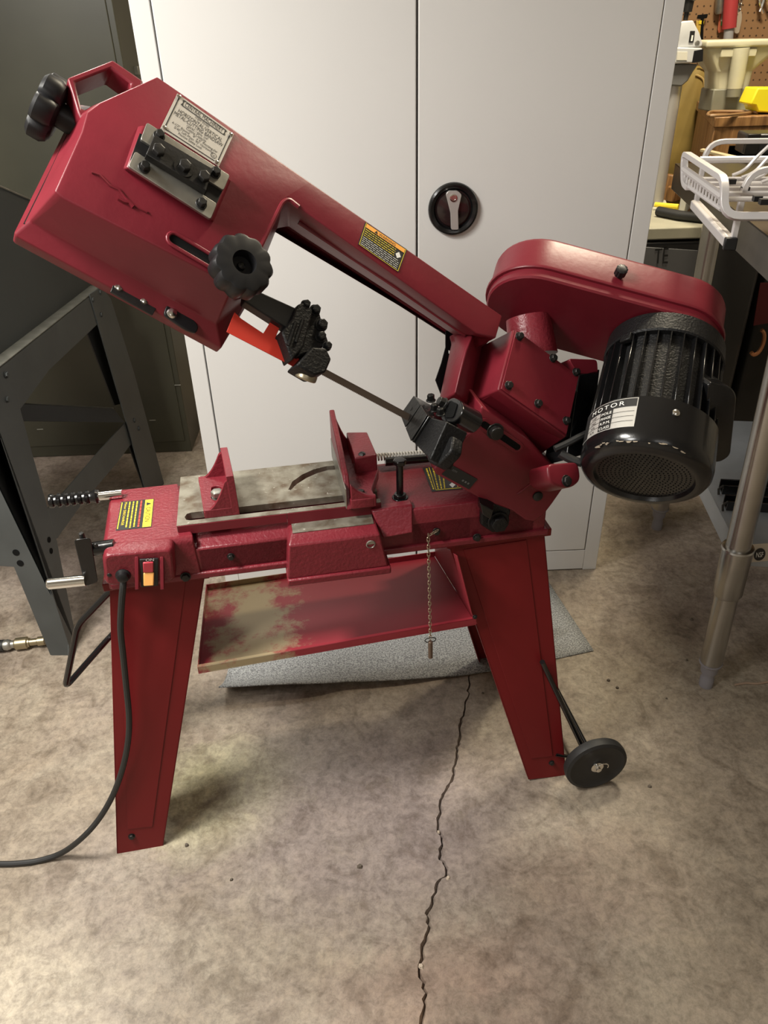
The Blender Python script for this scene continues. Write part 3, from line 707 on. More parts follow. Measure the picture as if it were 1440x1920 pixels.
# ================================================================== saw head
def Hs(pix, w): return [H(u, v, w) for u, v in pix]
front = [(295, 143), (440, 243), (580, 340), (765, 468), (942, 592), (930, 634), (893, 626), (740, 517), (565, 392), (541, 371), (529, 378), (488, 470), (478, 510), (437, 535), (118, 372), (103, 358), (153, 247), (163, 211), (187, 193)]
mid = [None, None, None, None, None, None, (851, 628), (740, 554), (567, 442), (541, 424), (519, 428), (500, 475), (466, 556), (406, 608), (62, 418), (55, 412), (131, 250), (146, 214), (170, 200)]
bak = [None]*6 + mid[6:12] + [None]*0 + [(470, 560), (415, 653), (30, 444), (26, 438), (124, 240), (134, 206), (150, 196)]
W1, W2 = -.085, -.105
r0 = [H(u, v, 0) for u, v in front]
r1 = [H(*q, W1) if q else p + HW*W1 for q, p in zip(mid, r0)]
r2 = [H(*q, W2) if q else p + HW*(W2-W1) for q, p in zip(bak, r1)]
r3 = [H(*mid[i], W2-.022) if 6 <= i <= 11 else p + HW*-.022 for i, p in enumerate(r2)]
head = MB().rings([r0, r1, r2, r3]).build('saw_head', RED, saw, bevel=.0035, seg=3)
print('head', H(118, 372, 0), H(942, 592, 0), H(415, 653, W2))
# carrying handle cast on the upper end
outer = [(126, 146), (212, 112), (269, 151), (262, 205), (160, 240), (146, 212)]; inner = [(141, 153), (207, 127), (246, 156), (240, 174), (170, 207), (153, 203)]
MB().ringprism(Hs(outer, -.045), Hs(inner, -.045), HW*-.04).build('lifting_loop', RED, saw, bevel=.003)
# seam and weld scar
MB().tube([H(u, v, .0005) for u, v in ((172, 323), (187, 328), (205, 347), (222, 354), (235, 371), (247, 381), (262, 391), (276, 398))], .0018, 6).build('weld_scar', RED, head, smooth=True)
MB().tube([H(u, v, .0005) for u, v in ((222, 372), (232, 378), (242, 380), (250, 388))], .003, 6).build('weld_scar', RED, head, smooth=True)
MB().tube(Hs([(46, 421), (96, 320), (129, 250)], -.093), .0018, 5).build('seam', CABD, head)
# raised rim of the window
MB().tube(arco(Hs([(486, 468), (529, 380), (541, 373), (560, 388)], -.001), .01, 4), .0035, 8).build('rim', RED, head, smooth=True)
MB().tube(arco([H(u, v, -.045) for u, v in ((560, 417), (740, 537), (872, 628))], .02, 5), .0035, 8).build('rim', RED, head, smooth=True)

# right column down to the gear case
colp = [(890, 620), (935, 636), (905, 655), (882, 765), (846, 750), (866, 660)]
MB().rings([[H(u, v, w) for u, v, w in ((886, 628, -.03), (925, 632, -.085), (910, 650, -.09), (886, 765, -.09), (853, 738, -.035), (872, 655, -.035))], Hs([(851, 624), (900, 640), (880, 655), (870, 770), (828, 752), (853, 640)], -.085), Hs([(840, 630), (890, 645), (870, 660), (860, 780), (820, 760), (845, 645)], -.10)]).build('frame_column', RED, saw, bevel=.004, seg=3)
# black sheet guard behind the frame
oc = [(836, 620), (862, 622), (862, 660), (846, 752), (832, 752), (817, 712), (828, 680), (836, 650)]
hc = H(843, 660, -.115); hr = .0036
ic = [hc + (HL*cos(a)-HD*sin(a))*hr for a in [radians(x) for x in (60, 120, 170, 250, 290, 350, 0, 30)]]
gm = MB()
o_ = Hs(oc, -.115); cen = sum(o_, V())/8
ordr = sorted(range(8), key=lambda i: atan2((o_[i]-hc).dot(HD), (o_[i]-hc).dot(HL)))
o_ = [o_[i] for i in ordr]; i_ = [hc + (HL*cos(atan2((p-hc).dot(HD), (p-hc).dot(HL))) + HD*sin(atan2((p-hc).dot(HD), (p-hc).dot(HL))))*hr for p in o_]
gm.ringprism(o_, i_, HW*-.002)
gm.prism(Hs([(530, 405), (700, 505), (845, 605), (858, 622), (846, 634), (700, 541), (552, 438), (541, 427)], -.130), HW*-.002)
gm.build('blade_guard', BLKM, saw)

# ---- blade tracking block
pad = MB().rings([Hs([(258, 236), (434, 338), (400, 418), (230, 317)], 0), Hs([(268, 234), (430, 334), (397, 414), (238, 314)], .012)]).build('tracking_pad', RED, saw, bevel=.002)
MB().prism(Hs([(262, 250), (420, 350), (400, 396), (244, 300)], .0122), HW*.0005).build('dark_slot', BLKM, pad)
for q in ([(274, 233), (429, 332), (417, 360), (372, 331), (262, 265)], [(252, 287), (300, 318), (405, 385), (393, 414), (239, 315)]):
    MB().prism(arc(Hs(q, .0125), .003, 3), HW*.005).build('slide_plate', STL, pad, bevel=.0006)
bar = MB().prism(Hs([(286, 262), (393, 324), (382, 366), (270, 298)], .0178), HW*.012).build('tracking_bar', DKM, pad, bevel=.0008)
for u, v, r in ((296, 285, .0085), (345, 314, .0085), (381, 334, .008)):
    p = H(u, v, .030)
    if u == 345: MB().lathe(p, HW, [(0, .0135), (.0015, .0135)], 20).build('washer', DKM, bar)
    bolt_on(bar, p, HW, r, .009, washer=False)
for u, v in ((298, 256), (270, 315), (403, 325), (377, 383)): bolt_on(pad, H(u, v, .0178), HW, .0062, .010)
# ---- nameplate
tl, tr, br_, bl_ = Hs([(332, 176), (438, 252), (410, 313), (300, 242)], .0006)
npl = MB().prism([tl, tr, br_, bl_], HW*.0012).build('nameplate', PLATE, saw, label='pale metal nameplate')
g = quadmap(tl, tr, br_, bl_, HW, .0015); asp = (tr-tl).length/(bl_-tl).length
m = MB()
def line(x0, y0, x1, y1, th=.008):
    d = V((x1-x0, (y1-y0)/asp, 0)); L_ = sqrt(d.x**2+d.y**2); nx_, ny = -d.y/L_*th, d.x/L_*th*asp
    m.add([g(x0-nx_, y0-ny), g(x1-nx_, y1-ny), g(x1+nx_, y1+ny), g(x0+nx_, y0+ny)], [[0, 1, 2, 3]])
for a in ((.05, .06, .95, .06), (.05, .06, .05, .92), (.95, .06, .95, .92), (.13, .95, .87, .95), (.13, .81, .87, .81)): line(*a)
m.add([g(.11, .95), g(.15, .95), g(.14, .88), g(.15, .81), g(.11, .81), g(.13, .88)], [[0, 1, 2, 3, 4, 5]]); m.add([g(.89, .95), g(.85, .95), g(.86, .88), g(.85, .81), g(.89, .81), g(.87, .88)], [[0, 1, 2, 3, 4, 5]])
rows = [('CENTRAL MACHINERY', .835, .125, .66), ('ITEM 93762', .725, .075, .24), ('HORIZONTAL/VERTICAL', .605, .11, .76), ('METAL-CUTTING BANDSAW', .495, .11, .84), ('120VAC / 60Hz, 1HP', .42, .065, .36), ('Cutting Capacity', .35, .075, .34),
        ('4-1/2" Round    4" x 6" Rectangular', .275, .07, .78), ('0-45° Left Miter, 90° Horizontal', .20, .07, .66), ('Positive Safety Lock', .125, .07, .40)]
for s_, y, h, w in rows:
    x = .5-w/2 if 'Positive' not in s_ else .26
    vs, fs = text_mesh(s_, 1.); ww = max(v.x for v in vs)-min(v.x for v in vs); x_ = min(v.x for v in vs)
    m.add([g(x+(v.x-x_)/ww*w, y+v.y*h*1.25) for v in vs], fs)
cc = [(.86+.045*cos(a), .17+.045*asp*sin(a)) for a in [2*pi*k/16 for k in range(16)]]
for k in range(16): line(*cc[k], *cc[(k+1) % 16], .004)
vs, fs = text_mesh('UL', 1.); m.add([g(.832+v.x*.045, .135+v.y*.085) for v in vs], fs)
m.build('lettering', BLKP, npl)
for x, y in ((.04, .95), (.96, .93), (.045, .07), (.94, .06)): MB().lathe(g(x, y), HW, [(0, .003), (.0014, .0027), (.002, .001)], 10).build('rivet', CHR, npl, smooth=True)

# ---- slot and knobs
def stad(p, q, r, n=7):
    p, q = V(p), V(q); d = (q-p).normalized(); b = HW.cross(d); o = []
    for k in range(n+1): a = pi/2+pi*k/n; o.append(p+d*cos(a)*r+b*sin(a)*r)
    for k in range(n+1): a = -pi/2+pi*k/n; o.append(q+d*cos(a)*r+b*sin(a)*r)
    return o
s0_, s1_ = H(326, 450, 0), H(430, 512, 0)
MB().ringprism(stad(s0_, s1_, .0115), stad(s0_, s1_, .0062), HW*.004).build('slot_rim', RED, head, bevel=.0015)
MB().prism(stad(s0_, s1_, .0066), HW*.0012).build('slot', CABD, head)
def lobed(p, d, prof, lobes, amp, n=72):
    d = V(d).normalized(); a = HY if abs(d.dot(HY)) < .7 else HL; a = (a-d*a.dot(d)).normalized(); b = d.cross(a); p = V(p)
    return MB().rings([[p+d*t+(a*cos(2*pi*i/n)+b*sin(2*pi*i/n))*r*(1+amp*k*(abs(cos(lobes*pi*i/n))**.7-.5)) for i in range(n)] for t, r, k in prof])
kp = H(459, 491, .052); kb = H(459, 491, .0)+HW*.0
kb = kp - HW*.046
kn = lobed(kb, HW, [(.010, .030, .5), (.012, .036, 1), (.018, .0395, 1), (.040, .0395, 1), (.045, .037, .8), (.046, .034, .3), (.046, .0165, 0), (.030, .0145, 0), (.030, .001, 0)], 11, .13).build('guide_knob', BLKM, saw, smooth=True)
MB().lathe(kb-HW*.004, HW, [(0, .018), (.012, .018)], 24).build('knob_collar', BLKM, kn, smooth=True)
MB().lathe(kb+HW*.029, HW, [(0, .006), (.006, .005), (.008, .002)], 12).build('knob_screw', DKM, kn)
# tension knob on the end
tp = H(160, 222, -.085); 
tq = H(120, 228, -.085) ; ax = HL
tk0 = H(112, 216, -.085)
tn = lobed(tk0, ax, [(0, .030, .5), (.003, .037, 1), (.010, .041, 1), (.026, .041, 1), (.031, .036, .8), (.032, .010, 0)], 6, .26).build('tension_knob', BLKM, saw, smooth=True)
MB().lathe(tk0-ax*.034, ax, [(0, .0175), (.040, .0165)], 24).build('knob_collar', BLKM, tn, smooth=True)
MB().cyl(tk0-ax*.06, tk0-ax*.03, .008).build('tension_screw', DKM, tn)

# ---- underside fittings
hp_ = MB().prism(Hs([(216, 524), (299, 567), (286, 591), (207, 547)], W2+.004), HW*-.004).build('door_hinge', DKM, saw, bevel=.0006)
for u, v in ((223, 538), (271, 563)): MB().lathe(H(u, v, W2+.004), HW, [(0, .006), (.002, .005), (.003, .002)], 14).build('screw', CHR, hp_, smooth=True)
lt = MB().prism(arc(Hs([(313, 570), (330, 570), (347, 584), (371, 614), (366, 628), (348, 622), (304, 592)], W2+.006), .006, 3), HW*.006).build('door_latch', BLKM, saw, bevel=.0015)
MB().lathe(H(323, 587, W2+.012), HW, [(0, .008), (.003, .006), (.004, .002)], 14).build('screw', CHR, lt, smooth=True)

# ---- arm label
tl, tr, br_, bl_ = Hs([(685, 416), (763, 468), (747, 511), (671, 458)], .0005)
al = MB().prism([tl, tr, br_, bl_], HW*.0004).build('warning_label', BLKP, saw)
g = quadmap(tl, tr, br_, bl_, HW, .0008)
MB().add([g(.04, .80), g(.96, .80), g(.96, .96), g(.04, .96)], [[0, 1, 2, 3]]).build('orange_band', ORG, al)
g2 = quadmap(tl, tr, br_, bl_, HW, .0010); m = MB()
vs, fs = text_mesh('WARNING', 1.); ww = max(v.x for v in vs); m.add([g2(.34+v.x/ww*.4, .825+v.y*.14) for v in vs], fs); m.add([g2(.24, .82), g2(.32, .82), g2(.28, .94)], [[0, 1, 2]]); m.build('lettering', BLKP, al)
m = MB(); rnd = random.Random(2)
for k in range(4): greek(m, g, .05, .78, .72-.085*k, .042, rnd)
for a in ((.02, .02, .98, .035), (.02, .02, .03, .98), (.97, .02, .98, .98)): m.add([g(a[0], a[1]), g(a[2], a[1]), g(a[2], a[3]), g(a[0], a[3])], [[0, 1, 2, 3]])
m.build('lettering', YEL, al)
m = MB()
for k in range(5): greek(m, g, .05, .93, .38-.075*k, .032, rnd)
m.add([g(.80, .58), g(.86, .72), g(.93, .58), g(.86, .45)], [[0, 1, 2, 3]]); m.build('lettering', WHP, al)

# ---- guide bar, guard, blade guides, blade
WB = -.045
gb0, gb1 = [H(*q, WB) for q in ((462, 535), (458, 565))], [H(*q, WB) for q in ((556, 578), (538, 616))]
MB().rings([[gb0[0], gb0[1], gb0[1]-HW*.02, gb0[0]-HW*.02], [gb1[0], gb1[1], gb1[1]-HW*.02, gb1[0]-HW*.02]]).build('guide_bar', BLKM, saw, bevel=.002)
bg = MB().prism(Hs([(558, 571), (570, 566), (580, 574), (588, 582), (570, 650), (548, 676), (537, 645), (528, 621), (539, 611), (549, 597)], WB+.012), HW*-.035).build('blade_guide_bracket', BLKR, saw, bevel=.003)
MB().prism(Hs([(578, 576), (600, 586), (606, 609), (617, 642), (600, 655), (560, 668), (556, 640), (570, 600)], WB+.004), HW*-.030).build('guide_arm', BLKR, bg, bevel=.003)
MB().prism(Hs([(574, 664), (586, 650), (612, 652), (622, 673), (611, 698), (590, 704), (556, 684)], WB+.014), HW*-.040).build('guide_block', BLKR, bg, bevel=.003)
for u, v, r in ((602, 610, .008), (600, 632, .007), (612, 650, .006), (572, 572, .006), (590, 582, .007)): bolt_on(bg, H(u, v, WB+.004), HW, r, .010, BLKR)
for u, v in ((568, 600), (554, 606)): MB().tube([H(u, v, WB+.013), H(u-14, v+42, WB+.013)], .003, 6).build('casting_rib', BLKR, bg, smooth=True)
MB().lathe(H(578, 696, WB-.01)-HN*.002, -HN*.9-HL*.1+HW*.25, [(0, .0155), (.003, .017), (.010, .017), (.012, .015), (.012, .006)], 24).build('guide_bearing', mat('worn_brass_steel', (.36, .31, .22), .35, metal=.8), bg, bevel=.0008)
MB().prism(Hs([(440, 585), (452, 597), (494, 625), (508, 602), (525, 613), (516, 635), (558, 665), (566, 690), (556, 690), (425, 622)], WB-.012), HW*-.002).build('blade_guard', ORED, saw, bevel=.0005, label='orange-red sheet guard beside the blade')
b0, b1 = H(596, 700, WB-.012), H(775, 795, WB-.012)
c0_, c1_ = H(600, 698, WB-.012), H(775, 788, WB-.012)
ld = (b1-b0).normalized(); wdir = (H(612, 696, WB-.012)-H(598, 705, WB-.012)); wdir = (wdir-ld*wdir.dot(ld)).normalized()
Lb = (b1-b0).length; nt_ = 64; low = []
for k in range(nt_): low += [b0+ld*Lb*k/nt_, b0+ld*Lb*(k+.35)/nt_+wdir*.0014]
blade = MB(); thv = ld.cross(wdir)*.0006; topp = [b0+ld*Lb*k/nt_+wdir*.0125 for k in range(nt_)]
for k in range(nt_-1):
    P4 = [low[2*k], low[2*k+1], low[2*k+2], topp[k+1], topp[k]]; blade.prism(P4, thv)
bl_o = blade.build('blade', BLADE, saw)

# lower blade guide (black block with slotted boss)
P_ = H(768, 792, WB-.01)
def PL(u, v, off=0.): return SP(u, v, P_-HL*off, HL)
q = [PL(777, 742), PL(804, 780), PL(773, 829), PL(752, 777)]
q[0] = q[3]+(q[0]-q[3])*1.0
lg = MB().prism(q, -HL*.055).build('lower_guide_block', BLK, saw, bevel=.0015)
lgp = MB(); lgp.prism([p+HL*.001 for p in (q[0].lerp(q[1], .04), q[0].lerp(q[1], .5)-HD*0, q[3].lerp(q[2], .5), q[3].lerp(q[2], .04))], HL*.0018); lgp.prism([p+HL*.001 for p in (q[0].lerp(q[1], .54), q[0].lerp(q[1], .98), q[3].lerp(q[2], .98), q[3].lerp(q[2], .54))], HL*.0018)
lgp.build('guide_plate', DKM, lg, bevel=.0006)
for a, b_ in ((.28, .4), (.72, .45)): MB().lathe(q[0].lerp(q[1], a).lerp(q[3].lerp(q[2], a), b_)+HL*.002, HL, [(0, .004), (.0012, .0037), (.0014, .001)], 14).build('screw', DKM, lg)
st_ = [PL(848, 744, .03), PL(866, 752, .03), PL(869, 772, .03), PL(852, 792, .03), PL(828, 790, .03), PL(822, 765, .03)]
bs = MB().prism(arc(st_, .012, 5), -HL*.04).build('slotted_boss', BLK, saw, bevel=.002)
MB().prism(arc([PL(846, 752, .029), PL(858, 757, .029), PL(850, 783, .029), PL(834, 783, .029)], .006, 4), HL*.0006).build('slot', CABD, bs)
for u, v, r in ((833, 757, .008), (808, 752, .0065), (815, 770, .0065), (826, 778, .006)): bolt_on(bs, PL(u, v, .026), (HL*.6+HN*.8) if u < 830 else HL, r, .012, DKM)
MB().prism(arc([PL(800, 838, .02), PL(850, 815, .02), PL(846, 845, .02), PL(818, 874, .02), PL(802, 866, .02), PL(798, 850, .02)], .006, 2), -HL*.02).build('guide_foot', BLKR, bs, bevel=.003)
MB().prism([PL(803, 782, .005), PL(838, 790, .005), PL(806, 862, .005), PL(775, 829, .005)], -HL*.04).build('guide_arm', BLKR, bs, bevel=.002)

# ================================================================== gear case, bracket, motor
WG = .0
gc = Hs([(963, 617), (1086, 708), (1062, 820), (934, 731)], WG)
gear = MB().rings([gc, [p-HW*.085 for p in gc], [p-HW*.12+(sum(gc, V())/4-p)*.1 for p in gc]]).build('gear_case', RED, saw, bevel=.003, seg=3)
cvp = Hs([(966, 620), (1083, 706), (1060, 815), (938, 730)], WG+.0015)
cov = MB().prism(cvp, HW*.003).build('gear_cover', RED, saw, bevel=.0006)
for u, v in ((973, 631), (1036, 672), (1079, 698), (953, 723), (1008, 757), (1061, 789)): bolt_on(cov, H(u, v, WG+.0045), HW, .0062, .008)
print('gear back y', H(885, 757, -.085), H(934, 731, 0))
# lower body below the gear case (faces down and forward)
YB = YF-.014
e_ = [H(934, 731, -.001), H(1062, 820, -.001), H(1015, 852, -.085), H(882, 760, -.085)]
lowb = MB().rings([e_, [p-HD*.03 for p in e_]]).build('gear_case_base', RED, saw, bevel=.003)
bp = [(903, 762), (990, 822), (1030, 868), (1066, 902), (1036, 945), (1020, 966), (1002, 979), (985, 976), (960, 958), (905, 938), (818, 890), (812, 880), (893, 800)]
brk = MB().prism([SY(u, v, YB) for u, v in bp], (0, .10, 0)).build('pivot_bracket', RED, saw, bevel=.004, seg=3)
s0_, s1_ = SY(907, 795, YB-.001), SY(970, 838, YB-.001)
def stady(p, q, r, n=7):
    d = (q-p).normalized(); b = V((0, -1, 0)).cross(d); o = []
    for k in range(n+1): a = pi/2+pi*k/n; o.append(p+d*cos(a)*r+b*sin(a)*r)
    for k in range(n+1): a = -pi/2+pi*k/n; o.append(q+d*cos(a)*r+b*sin(a)*r)
    return o
MB().ringprism(stady(s0_, s1_, .011), stady(s0_, s1_, .0055), (0, -.002, 0)).build('slot_rim', RED, brk, bevel=.001)
MB().prism(stady(s0_, s1_, .0057), (0, -.0008, 0)).build('slot', CABD, brk)
MB().hexbolt(SY(928, 808, YB-.001), (0, -1, 0), .012, .014, True, 10).build('bolt', DKM, brk, bevel=.001)
MB().tube([SY(970, 926, YB), SY(1010, 897, YB)], .0022, 6).build('casting_rib', RED, brk, smooth=True)
MB().lathe(SY(1008, 930, YB), (0, -1, 0), [(0, .0095), (.003, .009), (.006, .005), (.0065, .001)], 16).build('pivot_pin', DKM, brk, smooth=True)
tq_ = [SY(u, v, YB-.0005) for u, v in ((846, 871), (895, 898), (879, 917), (828, 889))]
sp_ = MB().prism(tq_, (0, -.0012, 0)).build('speed_plate', BLKP, brk)
g = quadmap(*tq_, (0, -1, 0), .0016); m = MB(); vs, fs = text_mesh('RPM', 1.); m.add([g(.14+v.x*.09, .62+v.y*.26) for v in vs], fs)
for k in range(3): m.add([g(.62+.1*k, .3), g(.68+.1*k, .3), g(.68+.1*k, .45), g(.62+.1*k, .45)], [[0, 1, 2, 3]])
m.build('lettering', mat('dim_print', (.12, .12, .12), .5), sp_)
# stop block and rubber at the front of the base
yb_ = YF-.03
blk = MB().rings([[SY(900, 944, yb_), SY(925, 958, yb_), SY(920, 975, yb_), SY(905, 965, yb_)], [V((p.x, YF+.002, p.z)) for p in (SY(905, 938, yb_), SY(938, 945, yb_), SY(935, 972, yb_), SY(905, 965, yb_))]]).build('stop_block', BLK, saw, bevel=.0015)
m = MB().prism([SY(u, v, YF-.012) for u, v in ((903, 950), (952, 940), (958, 960), (950, 985), (925, 1000), (902, 985))], (0, .014, 0)).build('stop_pad', BLKR, saw, bevel=.003)
MB().hexbolt(SY(934, 978, YF-.014), (0, -1, 0), .0165, .014, True).build('nut', BLKR, blk, bevel=.0015)

# ---- motor frame
mc_uv = (1206, 898); dep = 1.25; K = dep/1.10
def at_depth(u, v, d): q = SROT @ ray(u, v); return SC + q*(d/F_PX)
MC = at_depth(*mc_uv, dep); vcam = (SC-MC).normalized()
e_img = (at_depth(mc_uv[0]-16.8, mc_uv[1]+100, dep)-MC); e_img = (e_img - vcam*e_img.dot(vcam)).normalized()
AX = (e_img*sin(radians(62)) + vcam*cos(radians(62))).normalized()
RM = 121/F_PX*dep
best = min([t*.002 for t in range(60, 200)], key=lambda t: abs(spr(MC-AX*t)[1]-655))
ML = best; MT = MC-AX*ML; print('motor', MC, AX, RM, ML, spr(MT))
ua = (HL - AX*HL.dot(AX)).normalized(); ub = AX.cross(ua)
def cylp(a, r, t): return MC + AX*t + (ua*cos(a)+ub*sin(a))*r
# angle on the cylinder for a pixel column
def ang_for(u, t):
    bst = None
    for k in range(720):
        a = 2*pi*k/720; p = cylp(a, RM, t); n = (ua*cos(a)+ub*sin(a))
        if n.dot(SC-p) <= 0: continue
        e = abs(spr(p)[0]-u)
        if bst is None or e < bst[0]: bst = (e, a)
    return bst[1]
mo = MB().lathe(MC, AX, [(-ML, RM*.86), (-ML, RM*.93), (-ML+.034, RM*.95), (-ML+.037, RM*.93), (-ML+.038, RM*.84), (-.07, RM*.84)], 64).build('motor_body', BLKR, saw, smooth=True)
NF = 30
for k in range(NF):
    a = 2*pi*k/NF; c = MC + (ua*cos(a)+ub*sin(a))*RM*.80; rd = (ua*cos(a)+ub*sin(a)); td = AX.cross(rd)
    f0 = -ML+.037; f1 = -.075
    m = MB().rings([[c+AX*f0+td*.0022, c+AX*f0-td*.0022, c+AX*(f0)+rd*RM*.13-td*.0012, c+AX*(f0)+rd*RM*.13+td*.0012], [c+AX*f1+td*.0024, c+AX*f1-td*.0024, c+AX*(f1)+rd*RM*.185-td*.0014, c+AX*(f1)+rd*RM*.185+td*.0014]])
    m.build('cooling_fin', BLK, mo, bevel=.0004, seg=1)
aN = ang_for(1176, -ML+.02)
q_ = [cylp(aN+da, r, -ML+.036) for da, r in ((-.10, RM*.90), (.10, RM*.90), (.10, RM*1.0), (-.10, RM*1.0))]
MB().prism(q_, AX*.016).build('endbell_lug', BLKR, mo, bevel=.002)
fc = MB().lathe(MC, AX, [(-.093, RM*.95), (-.091, RM), (-.026, RM), (-.014, RM*.985), (-.005, RM*.93), (0, RM*.84), (-.0005, RM*.76), (-.006, RM*.735), (-.007, RM*.73), (-.007, .001)], 80, cap=False).build('fan_cover', BLK, saw, smooth=True)
m = MB(); rr = 0
for ring in range(1, 12):
    n = ring*6
    for k in range(n):
        a = 2*pi*k/n; r = ring*RM*.062; c = cylp(a, r, -.0066)
        m.add([c+(ua*cos(b)+ub*sin(b))*.0014 for b in [2*pi*j/6 for j in range(6)]], [[0, 1, 2, 3, 4, 5]])
tag(m.build('vent_holes', CABD, fc), kind='stuff')
aL, aR = ang_for(1096, -.050), ang_for(1194, -.066)
if abs(aR-aL) > pi: aR += 2*pi*(1 if aR < aL else -1)
tb, tt = -.034, -.0885
def lab(l): return lambda x, y: cylp(aL+(aR-aL)*x, RM+l, tb+(tt-tb)*y)
def patch(m, f, x0, x1, y0, y1, n=12):
    for k in range(n):
        a, b = x0+(x1-x0)*k/n, x0+(x1-x0)*(k+1)/n; m.add([f(a, y0), f(b, y0), f(b, y1), f(a, y1)], [[0, 1, 2, 3]])
m = MB(); patch(m, lab(.0006), 0, 1, 0, 1, 16); ml = m.build('motor_label', mat('silver_label', (.62, .61, .58), .35, metal=.5), fc)
m = MB(); f = lab(.0009); patch(m, f, .012, .988, .70, .975, 14); patch(m, f, .012, .18, .03, .70, 4); patch(m, f, .44, .66, .03, .70, 4)
m.build('black_field', BLKP, ml)
m = MB(); f = lab(.0012); vs, fs = text_mesh('MOTOR', 1., space=1.3); ww = max(v.x for v in vs); m.add([f(.22+v.x/ww*.60, .76+v.y*.21) for v in vs], fs)
for k, s_ in enumerate(('POLE', 'PHASE', 'R.P.M.', 'CLASS')):
    vs, fs = text_mesh(s_, 1.); ww = max(v.x for v in vs); m.add([f(.46+v.x/ww*.18, .56-.165*k+v.y*.13) for v in vs], fs)
m.build('lettering', WHP, ml)
m = MB()
for k, s_ in enumerate(('HP', 'HZ', 'VOL', 'A.M.')):
    vs, fs = text_mesh(s_, 1.); ww = max(v.x for v in vs); m.add([f(.26+v.x/ww*.10, .56-.165*k+v.y*.11) for v in vs], fs)
for k in range(1, 4): patch(m, f, .18, .97, .70-.165*k-.006, .70-.165*k+.006, 10)
m.build('lettering', BLKP, ml)
aS = ang_for(1268, -.070); sp = cylp(aS, RM, -.068); MB().lathe(sp, (sp-(MC-AX*.068)), [(0, .006), (.002, .006), (.0035, .004), (.004, .001)], 14).build('screw', CHR, fc, smooth=True)
# paint chips along the rim
rnd = random.Random(11); m = MB(); a0_, a1_ = ang_for(1115, -.02), ang_for(1290, -.02)
if abs(a1_-a0_) > pi: a1_ += 2*pi*(1 if a1_ < a0_ else -1)
for k in range(26):
    a = a0_+(a1_-a0_)*rnd.random(); t = -.012+.006*rnd.random(); w = .003+.008*rnd.random(); r = RM*.986
    m.add([cylp(a, r+.0005, t), cylp(a+w/RM, r+.0006, t+.001*rnd.uniform(-1, 1)), cylp(a+w/RM*.7, r+.0006, t+.0018), cylp(a+.2*w/RM, r+.0006, t+.0016)], [[0, 1, 2, 3]])
m.build('paint_chips', mat('bare_chip', (.35, .30, .24), .4, metal=.5), fc)
# capacitor box on the far side
yc_ = MC.y+.02
bxp = [SY(u, v, yc_) for u, v in ((1328, 716), (1372, 726), (1382, 742), (1370, 855), (1350, 868), (1310, 862))]
MB().prism(arc(bxp, .010, 4), (0, .07, 0)).build('capacitor_box', BLK, saw, bevel=.006, seg=3)
# motor mounting plate and cable
mp = [H(u, v, -.02) for u, v in ((1086, 702), (1125, 692), (1108, 848), (1062, 862))]
MB().prism(mp, -HW*.06).build('motor_plate', BLK, saw, bevel=.002)
for P in (((1066, 672), (1120, 674), (1122, 704), (1082, 700)),): MB().prism(arc(Hs(P, -.02), .008, 3), -HW*.05).build('hinge_lug', RED, saw, bevel=.003)
lu = MB().prism(arc(Hs(((1026, 870), (1085, 866), (1090, 900), (1074, 914), (1052, 914), (1030, 905)), .02), .012, 4), -HW*.05).build('hinge_lug', RED, saw, bevel=.004, seg=3)
bolt_on(lu, H(1062, 902, .021), HW, .0085, .006, DKM, washer=True)
MB().tube(smoothp([H(1040, 842, .0), H(1062, 832, .01), H(1085, 820, .02), H(1102, 812, .02)], 5), .006, 8).build('motor_cable', RUB, saw, smooth=True)
MB().tube(smoothp([H(1050, 850, .0), H(1072, 862, .01), H(1092, 868, .02)], 5), .008, 8).build('motor_cable', RUB, saw, smooth=True)

# ---- belt cover: a long rounded box square to the motor axis
CT = MT - AX*.004                                # its front plate
C2 = CT; C1 = SP(1004, 585, CT, AX)
rc_ = .080*K
def stadc(p, q, r, n=20):
    d = (q-p).normalized(); b = AX.cross(d); o = []
    for k in range(n+1): a = pi/2+pi*k/n; o.append(p+d*cos(a)*r+b*sin(a)*r)
    for k in range(n+1): a = -pi/2+pi*k/n; o.append(q+d*cos(a)*r+b*sin(a)*r)
    return o
ring = lambda r, t: [p-AX*t for p in stadc(C1, C2, r)]
bc = MB().rings([ring(rc_-.004, 0), ring(rc_-.001, .003), ring(rc_-.001, .020), ring(rc_-.001, .021)]).build('belt_cover_plate', RED, saw, smooth=True)
bc2 = MB().rings([ring(rc_+.004, .018), ring(rc_+.005, .020), ring(rc_+.005, .0235), ring(rc_, .026), ring(rc_, .080), ring(rc_-.002, .086), ring(rc_-.007, .090)]).build('belt_cover', RED, saw, smooth=True)
print('belt', spr(C1), spr(C2), (C1-C2).length, [tuple(round(x) for x in spr(p)) for p in ring(rc_+.005, .02)[::6]])
# thumb screw on the rim of the cover
ed = (C2-C1).normalized(); eb = AX.cross(ed); sgn = 1 if spr(C1+eb*.05)[1] < spr(C1)[1] else -1
tt_ = min([k/40 for k in range(41)], key=lambda k: abs(spr(C1.lerp(C2, k)+eb*sgn*rc_-AX*.045)[0]-1160))
tb_ = C1.lerp(C2, tt_)+eb*sgn*rc_-AX*.045
lobed(tb_, eb*sgn+AX*.0, [(0, .005, 0), (.004, .005, 0), (.005, .0095, 1), (.018, .0095, 1), (.0195, .007, 0)], 10, .12, 60).build('cover_thumb_screw', BLKM, saw, smooth=True)
# shaft boss between the gear case and the belt cover
bq = SP(990, 596, CT, AX); bg0 = H(1000, 668, -.06)
MB().lathe(bq, bg0-bq, [(0, .040), ((bg0-bq).length, .044)], 40).build('shaft_boss', REDR, saw, smooth=True)

